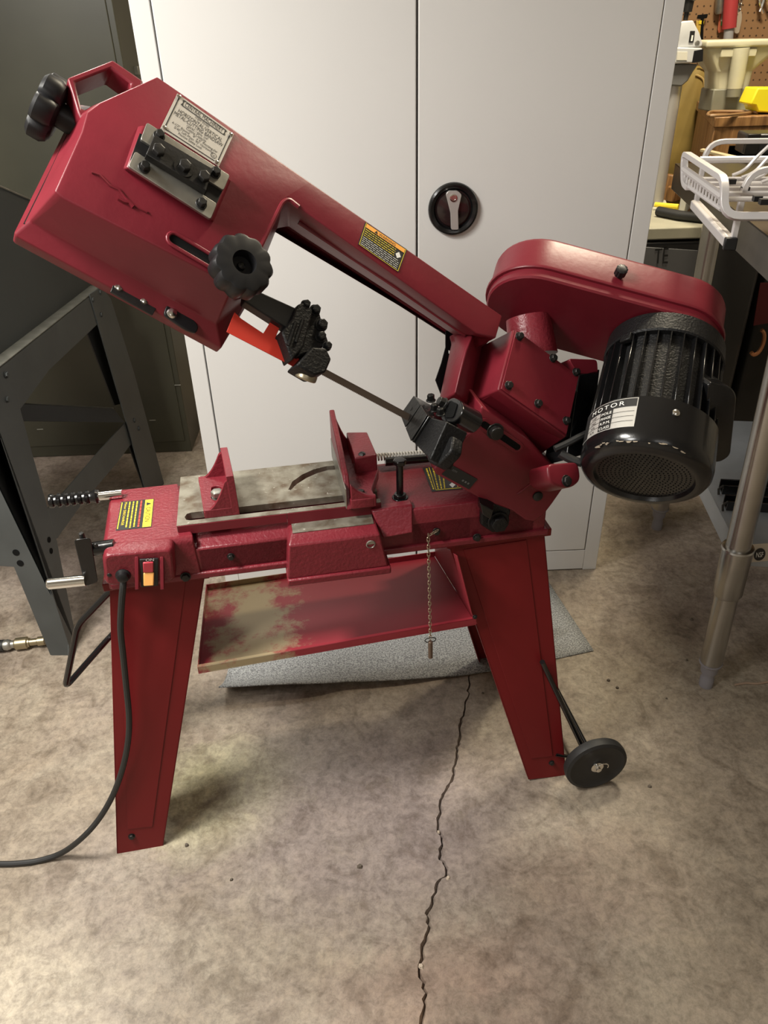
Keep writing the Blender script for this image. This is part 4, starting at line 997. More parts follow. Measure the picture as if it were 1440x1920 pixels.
# ================================================================== surroundings
def thing(name, label, cat, loc=(0, 0, 0), group=None):
    return tag(empty(name, loc), label, cat, group)
def into(o, parent):                            # meshes are built in world space; keep them there
    o.parent = parent; o.matrix_parent_inverse = Matrix.Translation(-parent.location); return o
class P:                                        # build under a thing whose meshes are given in world coordinates
    def __init__(s, t): s.t = t
    def __call__(s, mb, name, m, parent=None, **k):
        off = s.t.location; mb.v = [p-off for p in mb.v]; return mb.build(name, m, parent or s.t, **k)

# ---- white steel cabinet
CY = 1.8697
c0 = WY(424, 1097, CY); c1 = WY(1117, 1067, CY); x0, x1 = c0.x, c1.x
zp = WY(1104, 1031, CY).z; pw = .042; Hc = 1.95
t = thing('storage_cabinet', 'tall grey-white steel cabinet with two doors and a round black handle, behind the saw', 'cabinet', (x0, CY, 0)); b = P(t)
m = MB(); m.abox(x0, x0+pw, CY, CY+.5, 0, Hc); m.abox(x1-pw, x1, CY, CY+.5, 0, Hc); m.abox(x0+pw, x1-pw, CY+.48, CY+.5, 0, Hc)
m.abox(x0+pw, x1-pw, CY, CY+.48, .004, zp); m.abox(x0+pw, x1-pw, CY, CY+.48, Hc-.03, Hc)
m.abox(x0+pw, x1-pw, CY+.03, CY+.034, zp, Hc-.03)
b(m, 'carcass', CABW, bevel=.0015)
xm = WY(782, 400, CY).x; gp = .0028
dl = b(MB().abox(x0+pw+gp*1.2, xm-gp*.8, CY-.001, CY+.02, zp+gp, Hc-.035), 'door', CABW, bevel=.0025)
dr = b(MB().abox(xm+gp*.8, x1-pw-gp*.8, CY-.001, CY+.02, zp+gp, Hc-.035), 'door', CABW, bevel=.0025)
hc_ = WY(849, 391, CY-.001)
def lat(mb, c, prof, n=48): return mb.lathe(c, (0, -1, 0), prof, n)
R_ = .0585
bz = b(lat(MB(), hc_, [(0, R_*.97), (.006, R_), (.011, R_*.97), (.013, R_*.90), (.010, R_*.78), (.004, R_*.72), (.004, .001)]), 'handle_bezel', BLK, dr, smooth=True)
dsk = b(lat(MB(), hc_, [(.003, R_*.66), (.009, R_*.64), (.010, R_*.60), (.010, .001)]), 'handle_disc', mat('glossy_black_disc', (.02, .012, .012), .15, coat=.5), dr, smooth=True)
lv = [WY(u, v, CY-.018) for u, v in ((836, 364), (841, 358), (858, 358), (866, 365), (859, 395), (860, 431), (846, 431), (845, 400))]
b(MB().prism(arc(lv, .004, 3), (0, .009, 0)), 'handle_lever', mat('satin_silver', (.50, .48, .46), .38, metal=.5), dr, bevel=.0015)
b(lat(MB(), WY(850, 371, CY-.0185), [(0, .0085), (.0015, .0085), (.0018, .006), (.0005, .0055), (.0005, .001)], 20), 'keyhole', CHR, dr, smooth=True)

# ---- olive cabinet at the back left
oc_ = WZ(360, 846, 0); ox, oy = oc_.x, oc_.y
t = thing('metal_cabinet', 'tall dark olive metal cabinet standing behind the grey machine stand', 'cabinet', (ox-.6, oy, 0)); b = P(t)
m = MB(); m.abox(ox-1.4, ox, oy, oy+.62, .0, 2.2); b(m, 'body', OLV, bevel=.003)
b(MB().abox(ox-1.38, ox-.02, oy-.006, oy+.001, .05, 2.18), 'front_panel', OLV, bevel=.002)
q = WX(254, 132, ox); b(MB().abox(ox-.001, ox+.012, q.y-.015, q.y+.015, q.z-.012, q.z+.012), 'latch', STL, bevel=.001)
for u, v in ((262, 570), (286, 788), (333, 722), (75, 805)):
    q = WY(u, v, oy-.007); b(MB().abox(q.x-.012, q.x+.012, q.y-.0006, q.y+.001, q.z-.0012, q.z+.0012), 'scratch', mat('bare_scratch', (.3, .3, .26), .5))

# ---- grey machine stand at the left
F0, F1 = WZ(130, 1238, 0), WZ(300, 918, 0)
tilt = radians(4); hd = (F1-F0).normalized(); side = V((hd.y, -hd.x, 0)); SN = (side*cos(tilt)+V((0, 0, sin(tilt)))).normalized()
def G(u, v, o=0.): return WP(u, v, F0+SN*o, SN)
t = thing('machine_stand', 'blue-grey machine on an angle-iron stand with splayed braced legs, at the left edge', 'machine', (F0.x-.4, (F0.y+F1.y)/2, 0)); b = P(t)
def gp_(pix, o=0., th=.004): return MB().prism([G(u, v, o) for u, v in pix], SN*-th)
rl = b(gp_([(-70, 742), (0, 690), (190, 538), (200, 600), (184, 607), (92, 694), (40, 765), (-70, 850)]), 'rail', BLG, bevel=.0008)
e = [G(-70, 742), G(0, 689), G(190, 537)]
b(MB().rings([[e[0], e[1], e[2], e[2]-side*.05, e[0]-side*.05], [p+V((0, 0, .003)) for p in (e[0], e[1], e[2], e[2]-side*.05, e[0]-side*.05)]]), 'rail_flange', mat('pale_edge_steel', (.17, .165, .14), .4, metal=.3, var=.3, vscale=30), rl, bevel=.0006)  # paler strip along the top of the rail
for u, v in ((38, 665), (152, 574)):
    q = G(u, v)+V((0, 0, .0035))-side*.02; b(MB().lathe(q, (0, 0, 1), [(0, .006), (.001, .006)], 10), 'hole', CABD, rl)
l_ = b(gp_([(-70, 760), (0, 700), (34, 738), (37, 762), (58, 841), (107, 1015), (147, 1218), (130, 1238), (129, 1209), (87, 1077), (32, 912), (0, 821), (-40, 700)], .001), 'leg', BLG, bevel=.0008)
cA, cB = G(0, 821, .001), G(129, 1209, .001); FN = (cB-cA).cross(side).normalized(); FN = FN if FN.y < 0 else -FN
fr_ = [WP(u, v, cB, FN) for u, v in ((-70, 640), (0, 821), (32, 912), (87, 1077), (129, 1209), (127, 1240), (94, 1228), (26, 1063), (-70, 1057))]
b(MB().prism(fr_, FN*-.004), 'leg_flange', BLG, l_, bevel=.0008)
for u, v in ((12, 703), (13, 749)): b(MB().hexbolt(G(u, v, .001), SN, .007, .005), 'bolt', BLG2, l_)
for u, v in ((92, 1012), (96, 1033)): b(MB().lathe(G(u, v, .0012), SN, [(0, .008), (.0008, .008)], 12), 'hole', CABD, l_)
for u, v in ((30, 1036), (38, 1056)): b(MB().lathe(WP(u, v, cB+FN*.0004, FN), FN, [(0, .009), (.0008, .009)], 14), 'hole', CABD, l_)
f_ = b(gp_([(168, 552), (190, 538), (208, 560), (252, 700), (310, 915), (272, 915), (240, 800)], .003), 'leg', BLG, bevel=.0008)
BP = mat('dark_iron', (.02, .02, .02), .5)  # near-black, darker than the legs these flanges belong to
b(gp_([(163, 622), (186, 600), (238, 755), (215, 760)], -.03), 'leg_flange', BP, f_)
b(gp_([(243, 838), (256, 820), (292, 915), (270, 915)], -.02), 'leg_flange', BP, f_)
for u, v in ((174, 562), (188, 548), (190, 590), (252, 788), (260, 803)): b(MB().hexbolt(G(u, v, .003), SN, .007, .004), 'bolt', BLG2, f_)
b(gp_([(242, 784), (186, 846), (124, 918), (88, 955), (98, 1008), (107, 1010), (150, 950), (220, 867), (254, 822)], -.004), 'brace', BLG, bevel=.0008)
b(MB().rings([[WY(34, 757, 2.0), WY(34, 757, 1.97), WY(42, 790, 1.97), WY(42, 790, 2.0)], [WY(212, 766, 2.33), WY(212, 766, 2.30), WY(234, 792, 2.30), WY(234, 792, 2.33)]]), 'brace', BP, bevel=.001)
b(MB().rings([[WY(34, 755, 1.98), WY(34, 758, 1.98), WY(36, 760, 2.02), WY(36, 757, 2.02)], [WY(212, 764, 2.31), WY(212, 768, 2.31), WY(213, 769, 2.35), WY(213, 765, 2.35)]]), 'brace_edge', MATS['pale_edge_steel'])
b(gp_([(-90, 305), (0, 347), (60, 373), (190, 449), (190, 534), (0, 676), (-90, 740)], -.035, .35), 'machine_body', BLG2, bevel=.002)
b(MB().tube([G(-40, 332, -.03), G(0, 349, -.03), G(62, 376, -.03)], .0025, 6), 'body_edge', STL)

# ---- air hose with its coupling on the floor
t = thing('air_hose', 'black air hose with a metal quick coupling lying on the floor at the left edge', 'air hose', WZ(20, 1210, 0)); b = P(t)
za = .02; p = [WZ(u, v, za) for u, v in ((-120, 1230), (-40, 1214), (8, 1210))]
b(MB().tube(smoothp(p, 4), .016, 12), 'hose', RUB, smooth=True)
a_, c_ = WZ(6, 1210, za), WZ(84, 1201, za); d = c_-a_; L_ = d.length; BR = mat('brass_fitting', (.40, .34, .22), .35, metal=.9)
b(MB().lathe(a_, d, [(0, .014), (.012, .016), (.020, .013), (.022, .011), (L_*.3, .011)], 16), 'ferrule', STL, smooth=True)
b(MB().lathe(a_+d*.28, d, [(0, .014), (.004, .017), (L_*.3, .017), (L_*.32, .013), (L_*.36, .013)], 16), 'coupling', BR, smooth=True)
b(MB().lathe(a_+d*.62, d, [(0, .010), (L_*.2, .010), (L_*.22, .013), (L_*.38, .013)], 16), 'plug', BR, smooth=True)

# ---- felt mat
NL, NM, NM2, NR, BR_, BL_ = WZ(410, 1287, .055), WZ(650, 1276, .03), WZ(880, 1263, .004), WZ(1113, 1219, .004), WZ(1018, 1075, .004), WZ(452, 1140, .004)
near = [NL, WZ(520, 1281, .05), WZ(600, 1279, .04), WZ(650, 1276, .028), WZ(700, 1275, .024), WZ(760, 1272, .02), WZ(820, 1268, .012), WZ(880, 1263, .006), WZ(1000, 1243, .004), NR]
near = smoothp(near, 3); nn = len(near); NRW = 16; vs = []; fs = []
for j in range(NRW+1):
    w = j/NRW
    for i in range(nn):
        a_ = near[i]; c_ = BL_.lerp(BR_, i/(nn-1)); p = a_.lerp(c_, w); p.z = .004+(a_.z-.004)*max(0, 1-w*3.2)**2; vs.append(p)
for j in range(NRW):
    for i in range(nn-1): k = j*nn+i; fs.append([k, k+1, k+nn+1, k+nn])
mo_ = MB().add(vs, fs).build('floor_mat', MATM, None, smooth=True)
sd = mo_.modifiers.new('solid', 'SOLIDIFY'); sd.thickness = .004; sd.offset = -1
tag(mo_, 'speckled grey felt mat on the floor under the saw, its near edge curling up', 'mat')

# ---- stainless prep table
ZTT = 1.10
t0_, t1_ = WZ(1266, 306, ZTT), WZ(1405, 415, ZTT); td = (t1_-t0_).normalized(); tn_ = t0_ + td*.98      # left edge of the top
side_t = V((-td.y, td.x, 0))
if side_t.x < 0: side_t = -side_t
L1f, L1t = WZ(1323, 1284, 0), None; ln = L1f; l1u = WY(1384, 1025, L1f.y+.0); L2f = WZ(1231, 990, 0); l2u = WY(1322, 500, L2f.y)
print('table', t0_, tn_, L1f, l1u, L2f, l2u)
t = thing('prep_table', 'stainless steel work table with round legs and a grey undershelf, at the right edge', 'table', (1.2, 1.75, 0)); b = P(t)
cn = [t0_, tn_, tn_+side_t*1.2, t0_+side_t*1.2]
m = MB(); m.prism(cn, (0, 0, -.004)); 
for i in range(4): a_, c_ = cn[i], cn[(i+1) % 4]; inn = (sum(cn, V())/4-(a_+c_)/2).normalized(); m.prism([a_, c_, c_+V((0, 0, -.066)), a_+V((0, 0, -.066))], inn*.002)
b(m, 'table_top', mat('brushed_top_steel', (.17, .155, .135), .32, metal=.9, var=.3, vscale=12), bevel=.002)
def legpost(foot, up, ztop, collar=True):
    d = (up-foot).normalized(); k = (ztop-foot.z)/d.z
    lg_ = b(MB().lathe(foot, d, [(.075, .0265), (k, .0265)], 24), 'leg', STAIN, smooth=True)
    b(MB().lathe(foot, d, [(0, .017), (.025, .017), (.028, .015), (.045, .015), (.048, .020), (.075, .022), (.077, .028), (.082, .028)], 6 if False else 16), 'foot', PLAS, lg_, smooth=True)
    if collar:
        kc = (ZS-.075)/d.z; b(MB().lathe(foot, d, [(kc, .030), (kc+.006, .033), (kc+.13, .034), (kc+.132, .036), (kc+.136, .034), (kc+.137, .03)], 24), 'shelf_socket', STAIN, lg_, smooth=True)
    return lg_
ZS = l1u.z-.06
legpost(L1f, l1u, ZTT-.01); legpost(L2f, l2u, ZTT-.01)
s_ = V((1.02, .0, 0)); legpost(L1f+side_t*.95, L1f+side_t*.95+V((0, 0, 1)), ZTT-.01); legpost(L2f+side_t*.95, L2f+side_t*.95+V((0, 0, 1)), ZTT-.01)
# undershelf
sn0, sn1 = WZ(1370, 1042, ZS-.01), WZ(1320, 912, ZS+.02)
sh0, sh1 = WZ(1376, 1010, ZS+.03), WZ(1318, 895, ZS+.03)
sdir = (sh1-sh0).normalized(); shF = sh0+sdir*.66; shN = sh0-sdir*.03
zsh = ZS+.03; shelf = [shN, shF, shF+side_t*.95, shN+side_t*.95]
m = MB(); m.prism(shelf, (0, 0, -.003))
for i in range(4): a_, c_ = shelf[i], shelf[(i+1) % 4]; inn = (sum(shelf, V())/4-(a_+c_)/2).normalized(); m.prism([a_, c_, c_+V((0, 0, -.055)), a_+V((0, 0, -.055))], inn*.002)
b(m, 'undershelf', GALV, bevel=.002)
# certification tag on the front edge of the shelf
fnn = side_t.cross(V((0, 0, 1))).normalized(); fnn = fnn if fnn.y < 0 else -fnn
q = [WP(u, v, shN+fnn*.005, fnn) for u, v in ((1409, 1022), (1466, 1018), (1464, 1050), (1405, 1055))]
tg = b(MB().prism(q, fnn*-.004), 'tag', mat('beige_tag', (.50, .44, .36), .5), bevel=.0008)
f = quadmap(q[0], q[1], q[2], q[3], fnn, .0008)
cc = [f(.30+.19*cos(a), .44+.36*sin(a)) for a in [2*pi*k/24 for k in range(24)]]
b(MB().add(cc, [list(range(24))]), 'black_disc', BLKP, tg)
f2 = quadmap(q[0], q[1], q[2], q[3], fnn, .0014); vs, fs = text_mesh('NSF', 1.); ww = max(v.x for v in vs)
b(MB().add([f2(.18+v.x/ww*.24, .29+v.y*.42) for v in vs], fs), 'lettering', WHP, tg)

# ---- black rails lying on the undershelf
for k, (u0, v0, u1, v1) in enumerate(((1352, 912, 1425, 916), (1360, 942, 1432, 944))):
    a_ = WZ(u0, v0, zsh+.014); c_ = a_+side_t*(.30 if k == 0 else .34)
    t = thing('drawer_slide', ('black metal rail lying on the undershelf, farther of two' if k == 0 else 'black metal rail lying on the undershelf, nearer of two'), 'rail', (a_.x, a_.y, zsh), 'black rails on the undershelf'); b2 = P(t)
    dd = (c_-a_).normalized(); nn_ = V((-dd.y, dd.x, 0)); pr_ = [(-.018, -.013), (-.018, .013), (-.014, .013), (-.014, -.009), (.014, -.009), (.014, .013), (.018, .013), (.018, -.013)]
    b2(MB().rings([[a_+nn_*x+V((0, 0, z)) for x, z in pr_], [c_+nn_*x+V((0, 0, z)) for x, z in pr_]]), 'channel', BLK, bevel=.001)
    b2(MB().tube([a_+V((0, 0, .012))-nn_*.016, a_+V((-.012, 0, .004))-nn_*.02, a_+V((-.010, 0, -.010))-nn_*.024], .003, 6), 'catch', DKM)

# ---- wire basket on the table top
A0, A1 = WZ(1286, 352, ZTT+.07), WZ(1352, 402, ZTT+.07)
bd = (A1-A0).normalized(); BN = V((-bd.y, bd.x, 0));  BN = BN if BN.x > 0 else -BN
def B(u, v, o=0.): return WP(u, v, A0+BN*o, BN)
t = thing('wire_basket', 'silver wire dish basket on slide rails on top of the work table', 'basket', (A0.x+.2, (A0.y+A1.y)/2, ZTT)); b = P(t)
fw = (.0085, .0035)
PW = .62
fw = (.0058, .0045)
lp0 = arco([B(1292, 352), B(1283, 343), B(1283, 286), B(1360, 336), B(1356, 406), B(1356, 406)+BN*PW], .03, 5)
b(MB().tube(lp0, fw, flat=BN), 'side_frame', WIRE, bevel=.001)

def hoop(p_low, p_top, name):
    a_, c_ = p_low, p_top; pts = [a_, c_, c_+BN*PW, a_+BN*PW]
    return b(MB().tube(arco(pts, .035, 6), fw, flat=bd), name, WIRE, bevel=.001)
h2 = WY(1305, 382, WZ(1305, 382, ZTT+.01).y); h2t = WY(1306, 266, h2.y); hoop(V((h2.x, h2.y, ZTT+.005)), V((h2.x, h2t.y, h2t.z)), 'end_hoop')
h3 = WZ(1372, 462, ZTT+.005); h3t = WY(1393, 318, h3.y); hoop(V((h3.x, h3.y, h3.z)), V((h3.x, h3.y, h3t.z)), 'end_hoop')
b(MB().tube([B(1284, 318), B(1356, 370)], .0065, 8), 'side_rod', WIRE, smooth=True)
lo0, lo1 = B(1284, 345), B(1353, 393)
b(MB().tube([lo0, lo1], .0035, 8), 'lower_rod', WIRE, smooth=True)
for k in range(13):
    a_ = B(1284, 318).lerp(B(1356, 370), (k+.6)/13.5); c_ = V((a_.x, a_.y, lo0.lerp(lo1, (k+.6)/13.5).z)); b(MB().tube([a_, c_], .0022, 6), 'side_wire', WIRE)
for zz, nm in ((B(1356, 404).z, 'cross_rod'),):
    pass
b(MB().tube([B(1312, 300, .02), B(1312, 300, .02)+BN*PW], .006, 8), 'back_rod', WIRE, smooth=True)
b(MB().tube([B(1368, 366, .05)+V((0, 0, .0)), B(1368, 366, .05)+BN*PW], .006, 8), 'middle_rod', WIRE, smooth=True)
z0 = lo0.z+.01
for k in range(10):
    s0_ = A0+bd*((A1-A0).length*(k+.5)/10.2); s0_.z = z0+.006*(k % 2); b(MB().tube([s0_+BN*.01, s0_+BN*PW], .0034, 6), 'floor_wire', WIRE)
for k in range(8):
    s0_ = A0+bd*((A1-A0).length*(k+1)/9.5)+BN*(.07+.009*k); s0_.z = z0+.01
    pts = [s0_, s0_+BN*.02+V((0, 0, .01)), s0_+BN*.04+V((0, 0, .035)), s0_+BN*.07+V((0, 0, .062)), s0_+BN*.12+V((0, 0, .075)), s0_+BN*.26+V((0, 0, .075))]
    b(MB().tube(smoothp(pts, 5), .0032, 6), 'plate_wire', WIRE, smooth=True)
for u, v in ((1372, 340), (1397, 355), (1420, 372), (1432, 378)): 
    q = WZ(u, v, z0+.01); b(MB().box(q, bd*.006, BN*.006, V((0, 0, .004))), 'rubber_clip', BLKM)
ra, rb = WZ(1303, 384, ZTT+.012), WZ(1368, 456, ZTT+.012)
rdv = (rb-ra).normalized(); rn = V((-rdv.y, rdv.x, 0))
b(MB().rings([[p+rn*x+V((0, 0, z)) for x, z in ((-.009, -.007), (-.009, .008), (-.003, .010), (.003, .008), (.009, .008), (.009, -.007))] for p in (ra, rb)]), 'slide_rail', WIRE, bevel=.0015)
b(MB().box(rb+rdv*.004+V((0, 0, .0)), rdv*.006, rn*.010, V((0, 0, .010))), 'end_cap', BLKM, bevel=.002)

# ---- black bin with a lid and clutter
YB2 = 2.42
q0, q1 = WY(1222, 424, YB2), WY(1312, 424, YB2); zt_ = q0.z; q2 = WZ(1235, 378, zt_)
bx0, bx1 = q0.x-.12, q1.x+.03
t = thing('storage_bin', 'big black bin with a flat pale lid between the white cabinet and the work table', 'bin', ((bx0+bx1)/2, YB2+.18, 0)); b = P(t)
m = MB().rings([[V((bx0+.03, YB2+.03, 0)), V((bx1-.03, YB2+.03, 0)), V((bx1-.03, YB2+.29, 0)), V((bx0+.03, YB2+.29, 0))], [V((bx0, YB2, zt_-.03)), V((bx1, YB2, zt_-.03)), V((bx1, YB2+.31, zt_-.03)), V((bx0, YB2+.31, zt_-.03))]])
bd_ = b(m, 'body', BLKM, bevel=.02, seg=3)
b(MB().abox(bx0-.012, bx1+.012, YB2-.012, YB2+.32, zt_-.10, zt_-.045), 'rim', BLK, bevel=.012, seg=3)
LID = mat('pale_lid', (.42, .40, .31), .6, var=.2, vscale=9)
b(MB().abox(bx0-.01, bx1+.01, YB2-.01, YB2+.32, zt_-.04, zt_-.004), 'lid', LID, bevel=.004)
pa = [WY(u, v, YB2-.018) for u, v in ((1205, 463), (1312, 470), (1300, 560), (1195, 560))]
pn = b(MB().prism(pa, (0, .004, 0)), 'bag_panel', mat('grey_bag', (.11, .11, .115), .45, bump=.3, bscale=20), bevel=.001)
f = quadmap(*[WY(u, v, YB2-.0195) for u, v in ((1228, 467), (1254, 464), (1252, 494), (1226, 494))], (0, -1, 0), .0002)
vs, fs = text_mesh('TE', 1.); ww = max(v.x for v in vs); hh = max(v.y for v in vs); b(MB().add([f(v.x/ww, v.y/hh) for v in vs], fs), 'lettering', BLKP, pn)
def small(name, label, cat, parts, group=None, loc=None):
    c = sum(parts[0][0].v, V())/len(parts[0][0].v) if loc is None else V(loc); zmin = min(p.z for p in parts[0][0].v)
    if len(parts) == 1:
        mb, nm, mt_, kw = parts[0]; c = V((c.x, c.y, zmin)); mb.v = [p-c for p in mb.v]; o = mb.build(name, mt_, None, **kw); o.location = c
    else:
        o = empty(name, V((c.x, c.y, zmin))); b_ = P(o); first = None
        for mb, nm, mt_, kw in parts: b_(mb, nm, mt_, **kw)
    return tag(o, label, cat, group)
zl = zt_-.004
small('rubber_tube', 'black tube lying across the pale bin lid', 'tube', [(MB().tube([WZ(1234, 396, zl+.016), WZ(1275, 404, zl+.016), WZ(1322, 409, zl+.016)], .015, 12), 'tube', RUB, dict(smooth=True))])
small('yellow_rod', 'yellow pencil-like rod on the pale bin lid behind the black tube', 'rod', [(MB().cyl(WZ(1228, 384, zl+.01), WZ(1272, 388, zl+.01), .009, n=10), 'rod', YEL, dict(smooth=True))])
wp = [WZ(u, v, zl+.002) for u, v in ((1248, 378), (1256, 360), (1282, 358), (1292, 370), (1262, 381))]
small('wood_offcut', 'brown cut wooden block with a dark bite on the bin lid', 'wood block', [(MB().prism(wp, (0, 0, .05)), 'block', WOOD, dict(bevel=.004))])
q = WZ(1261, 352, zl+.05); small('wooden_dowel', 'short stub of pale wood behind the brown wooden block', 'dowel', [(MB().cyl(q+V((0, .05, -.05)), q+V((.01, .05, .035)), .02, n=14), 'dowel', WOOD, dict(bevel=.003))])
wp = [WZ(u, v, zl+.001) for u, v in ((1271, 402), (1282, 404), (1292, 392), (1280, 388))]
small('paper_box', 'small white paper box standing on the pale bin lid', 'box', [(MB().prism(wp, (0, 0, .07)), 'box', mat('paper_white', (.6, .58, .5), .6), dict(bevel=.002))])
wp = [WZ(u, v, zl+.001) for u, v in ((1292, 404), (1308, 404), (1312, 393), (1298, 391))]
small('tape_reel', 'dark plastic case beside the white paper box', 'case', [(MB().prism(wp, (0, 0, .05)), 'case', BLKM, dict(bevel=.004))])
wp = [WZ(u, v, zl+.0005) for u, v in ((1224, 394), (1252, 392), (1246, 372), (1228, 376))]
small('card_sheet', 'pale card leaning on the left of the bin lid', 'card', [(MB().prism(wp, (0, 0, .004)), 'card', mat('pale_card', (.50, .48, .38), .7), {})])

# ---- pegboard wall and bench behind
PY = 3.46
t = MB().abox(.62, 2.9, PY, PY+.02, .9, 2.5).build('wall_right_pegboard', PEG) 
t.name = 'pegboard'; tag(t, 'brown perforated hardboard with hanging tools behind the wooden cupboard', 'pegboard')
# wooden cupboard
WYP = 2.64
a_ = WY(1342, 219, WYP); zt2 = a_.z; k0 = WZ(1310, 189, zt2)
wx0, wx1 = a_.x, a_.x+.75
t = thing('wooden_cupboard', 'golden-brown wooden cupboard with a framed opening, under the cream hopper', 'cupboard', ((wx0+wx1)/2, WYP+.2, 0)); b = P(t)
kx, ky = k0.x, k0.y
def quadz(p, z0, z1): return MB().prism([V((x, y, z0)) for x, y in p], (0, 0, z1-z0))
b(quadz([(wx0-.006, WYP-.01), (wx1, WYP-.01), (wx1, ky), (kx-.006, ky)], zt2-.03, zt2), 'top', WOOD, bevel=.003)
b(quadz([(wx0, WYP+.002), (wx0+.03, WYP+.002), (kx+.03, ky-.01), (kx, ky-.01)], 0, zt2-.03), 'side_panel', WOOD, bevel=.002)
b(MB().abox(wx1-.03, wx1, WYP+.002, k0.y-.01, 0, zt2-.03), 'side_panel', WOOD, bevel=.002)
b(MB().abox(wx0, wx0+.06, WYP-.006, WYP+.012, 0, zt2-.03), 'stile', WOOD, bevel=.002)
b(MB().abox(wx0+.06, wx1, WYP-.006, WYP+.012, zt2-.085, zt2-.03), 'face_rail', WOOD, bevel=.002)
b(MB().abox(kx+.03, wx1-.03, k0.y-.03, k0.y-.012, 0, zt2-.03), 'back_panel', CABD)
b(MB().abox(kx+.03, wx1-.03, WYP+.03, k0.y-.03, .75, .77), 'shelf', WOOD)
# cream hopper
HYP = WYP+.15
def U(u, v, y=HYP): return WY(u, v, y)
CRM = mat('cream_plastic', (.60, .575, .42), .45, var=.12, vscale=9); CRG = mat('grimy_grey_green_plastic', (.24, .235, .18), .5, var=.2, vscale=12)
zb2 = zt2
def sect(l, r, y0, y1): return [V((l.x, y0, l.z)), V((r.x, y0, l.z)), V((r.x, y1, l.z)), V((l.x, y1, l.z))]
t = thing('hopper', 'cream plastic hopper with a grey lower half standing on the wooden cupboard', 'hopper', (U(1395, 190).x, HYP+.05, zb2)); b = P(t)
R0 = [(U(1326, 88), U(1462, 86)), (U(1328, 100), U(1458, 100)), (U(1345, 135), U(1420, 135)), (U(1344, 170), U(1412, 170))]
rs = [arc(sect(l, r, HYP-(.0 if i < 2 else -.02), HYP+(.18 if i < 2 else .12)), .02, 3) for i, (l, r) in enumerate(R0)]
b(MB().rings(rs), 'funnel', CRM, bevel=.003)
rl_, rr_ = U(1323, 76), U(1466, 76); b(MB().abox(rl_.x, rr_.x, HYP-.012, HYP+.20, U(1323, 90).z, rl_.z), 'rim', CRM, bevel=.006, seg=3)
l, r = U(1343, 168), U(1413, 168); b(MB().abox(l.x, r.x, HYP+.018, HYP+.125, zb2, l.z), 'base', CRG, bevel=.004)
p_, q_ = U(1390, 90, HYP-.005), U(1375, 182, HYP-.005); b(MB().lathe(p_, q_-p_, [(0, .026), ((q_-p_).length*.82, .024)], 20), 'spout', CRM, smooth=True)
b(MB().lathe(p_+(q_-p_)*.82, q_-p_, [(0, .0235), ((q_-p_).length*.17, .023), ((q_-p_).length*.175, .001)], 20), 'spout_end', CRG, smooth=True)
l, r = U(1353, 92, HYP-.004), U(1420, 92, HYP-.004); b(MB().abox(l.x, r.x, HYP-.006, HYP+.03, U(1353, 108).z, l.z), 'ledge', CRM, bevel=.003)
# yellow bin
z_ = zt2; l = WY(1408, 210, WYP+.01)
q = [WY(u, v, WYP+.02) for u, v in ((1421, 165), (1475, 165), (1475, 213), (1421, 210), (1417, 198), (1407, 196), (1412, 185))]
small('parts_bin', 'bright yellow plastic parts bin at the right end of the cupboard top', 'bin', [(MB().prism(q, (0, .09, 0)), 'body', mat('bright_yellow_plastic', (.85, .72, .02), .4), dict(bevel=.004))])
# loop of cord on the cupboard
lp_ = [WZ(u, v, zt2+.006) for u, v in ((1420, 211), (1390, 209), (1345, 209), (1332, 210), (1327, 214), (1333, 217), (1360, 216), (1395, 213), (1418, 209))]
small('cord_loop', 'thin brown cord lying in a flat loop on the cupboard edge', 'cord', [(MB().tube(smoothp(lp_, 4), .0045, 8), 'cord', mat('brown_cord', (.25, .14, .06), .5), dict(smooth=True))])
q = [WZ(u, v, zt2+.001) for u, v in ((1366, 208), (1410, 206), (1408, 211), (1365, 212))]
small('paper_slip', 'white paper slip inside the loop of brown cord', 'paper', [(MB().prism(q, (0, 0, .001)), 'paper', mat('paper_white', (.6, .58, .5), .6), {})])
# yellow canvas bag
BG = mat('mustard_canvas', (.34, .235, .06), .7, bump=.4, bscale=14, var=.25, vscale=7)
yb3 = k0.y+.02
q = [WY(u, v, yb3) for u, v in ((1222, 450), (1240, 330), (1262, 205), (1284, 160), (1296, 138), (1312, 118), (1328, 128), (1345, 142), (1350, 190), (1318, 200), (1310, 330), (1300, 450))]
bt = [WY(1222, 450, yb3), WY(1300, 450, yb3)]
t = thing('canvas_bag', 'mustard-yellow canvas sack slumped beside the wooden cupboard', 'bag', (WY(1280, 300, yb3).x, yb3+.1, 0)); b = P(t)
body = q[:-1]; lowq = [V((q[-1].x, yb3, 0)), V((q[0].x, yb3, 0))]
b(MB().prism([*q, *lowq], (0, .18, 0)), 'sack', BG, bevel=.03, seg=4)
b(MB().tube(smoothp([WY(u, v, yb3-.004) for u, v in ((1310, 119), (1326, 130), (1340, 138), (1346, 150))], 4), .004, 6), 'seam', mat('pale_piping', (.55, .40, .16), .6), smooth=True)
b(MB().tube(smoothp([WY(u, v, yb3-.004) for u, v in ((1305, 140), (1318, 148), (1321, 165), (1322, 190))], 4), .0035, 6), 'seam', mat('pale_piping', (.55, .40, .16), .6), smooth=True)
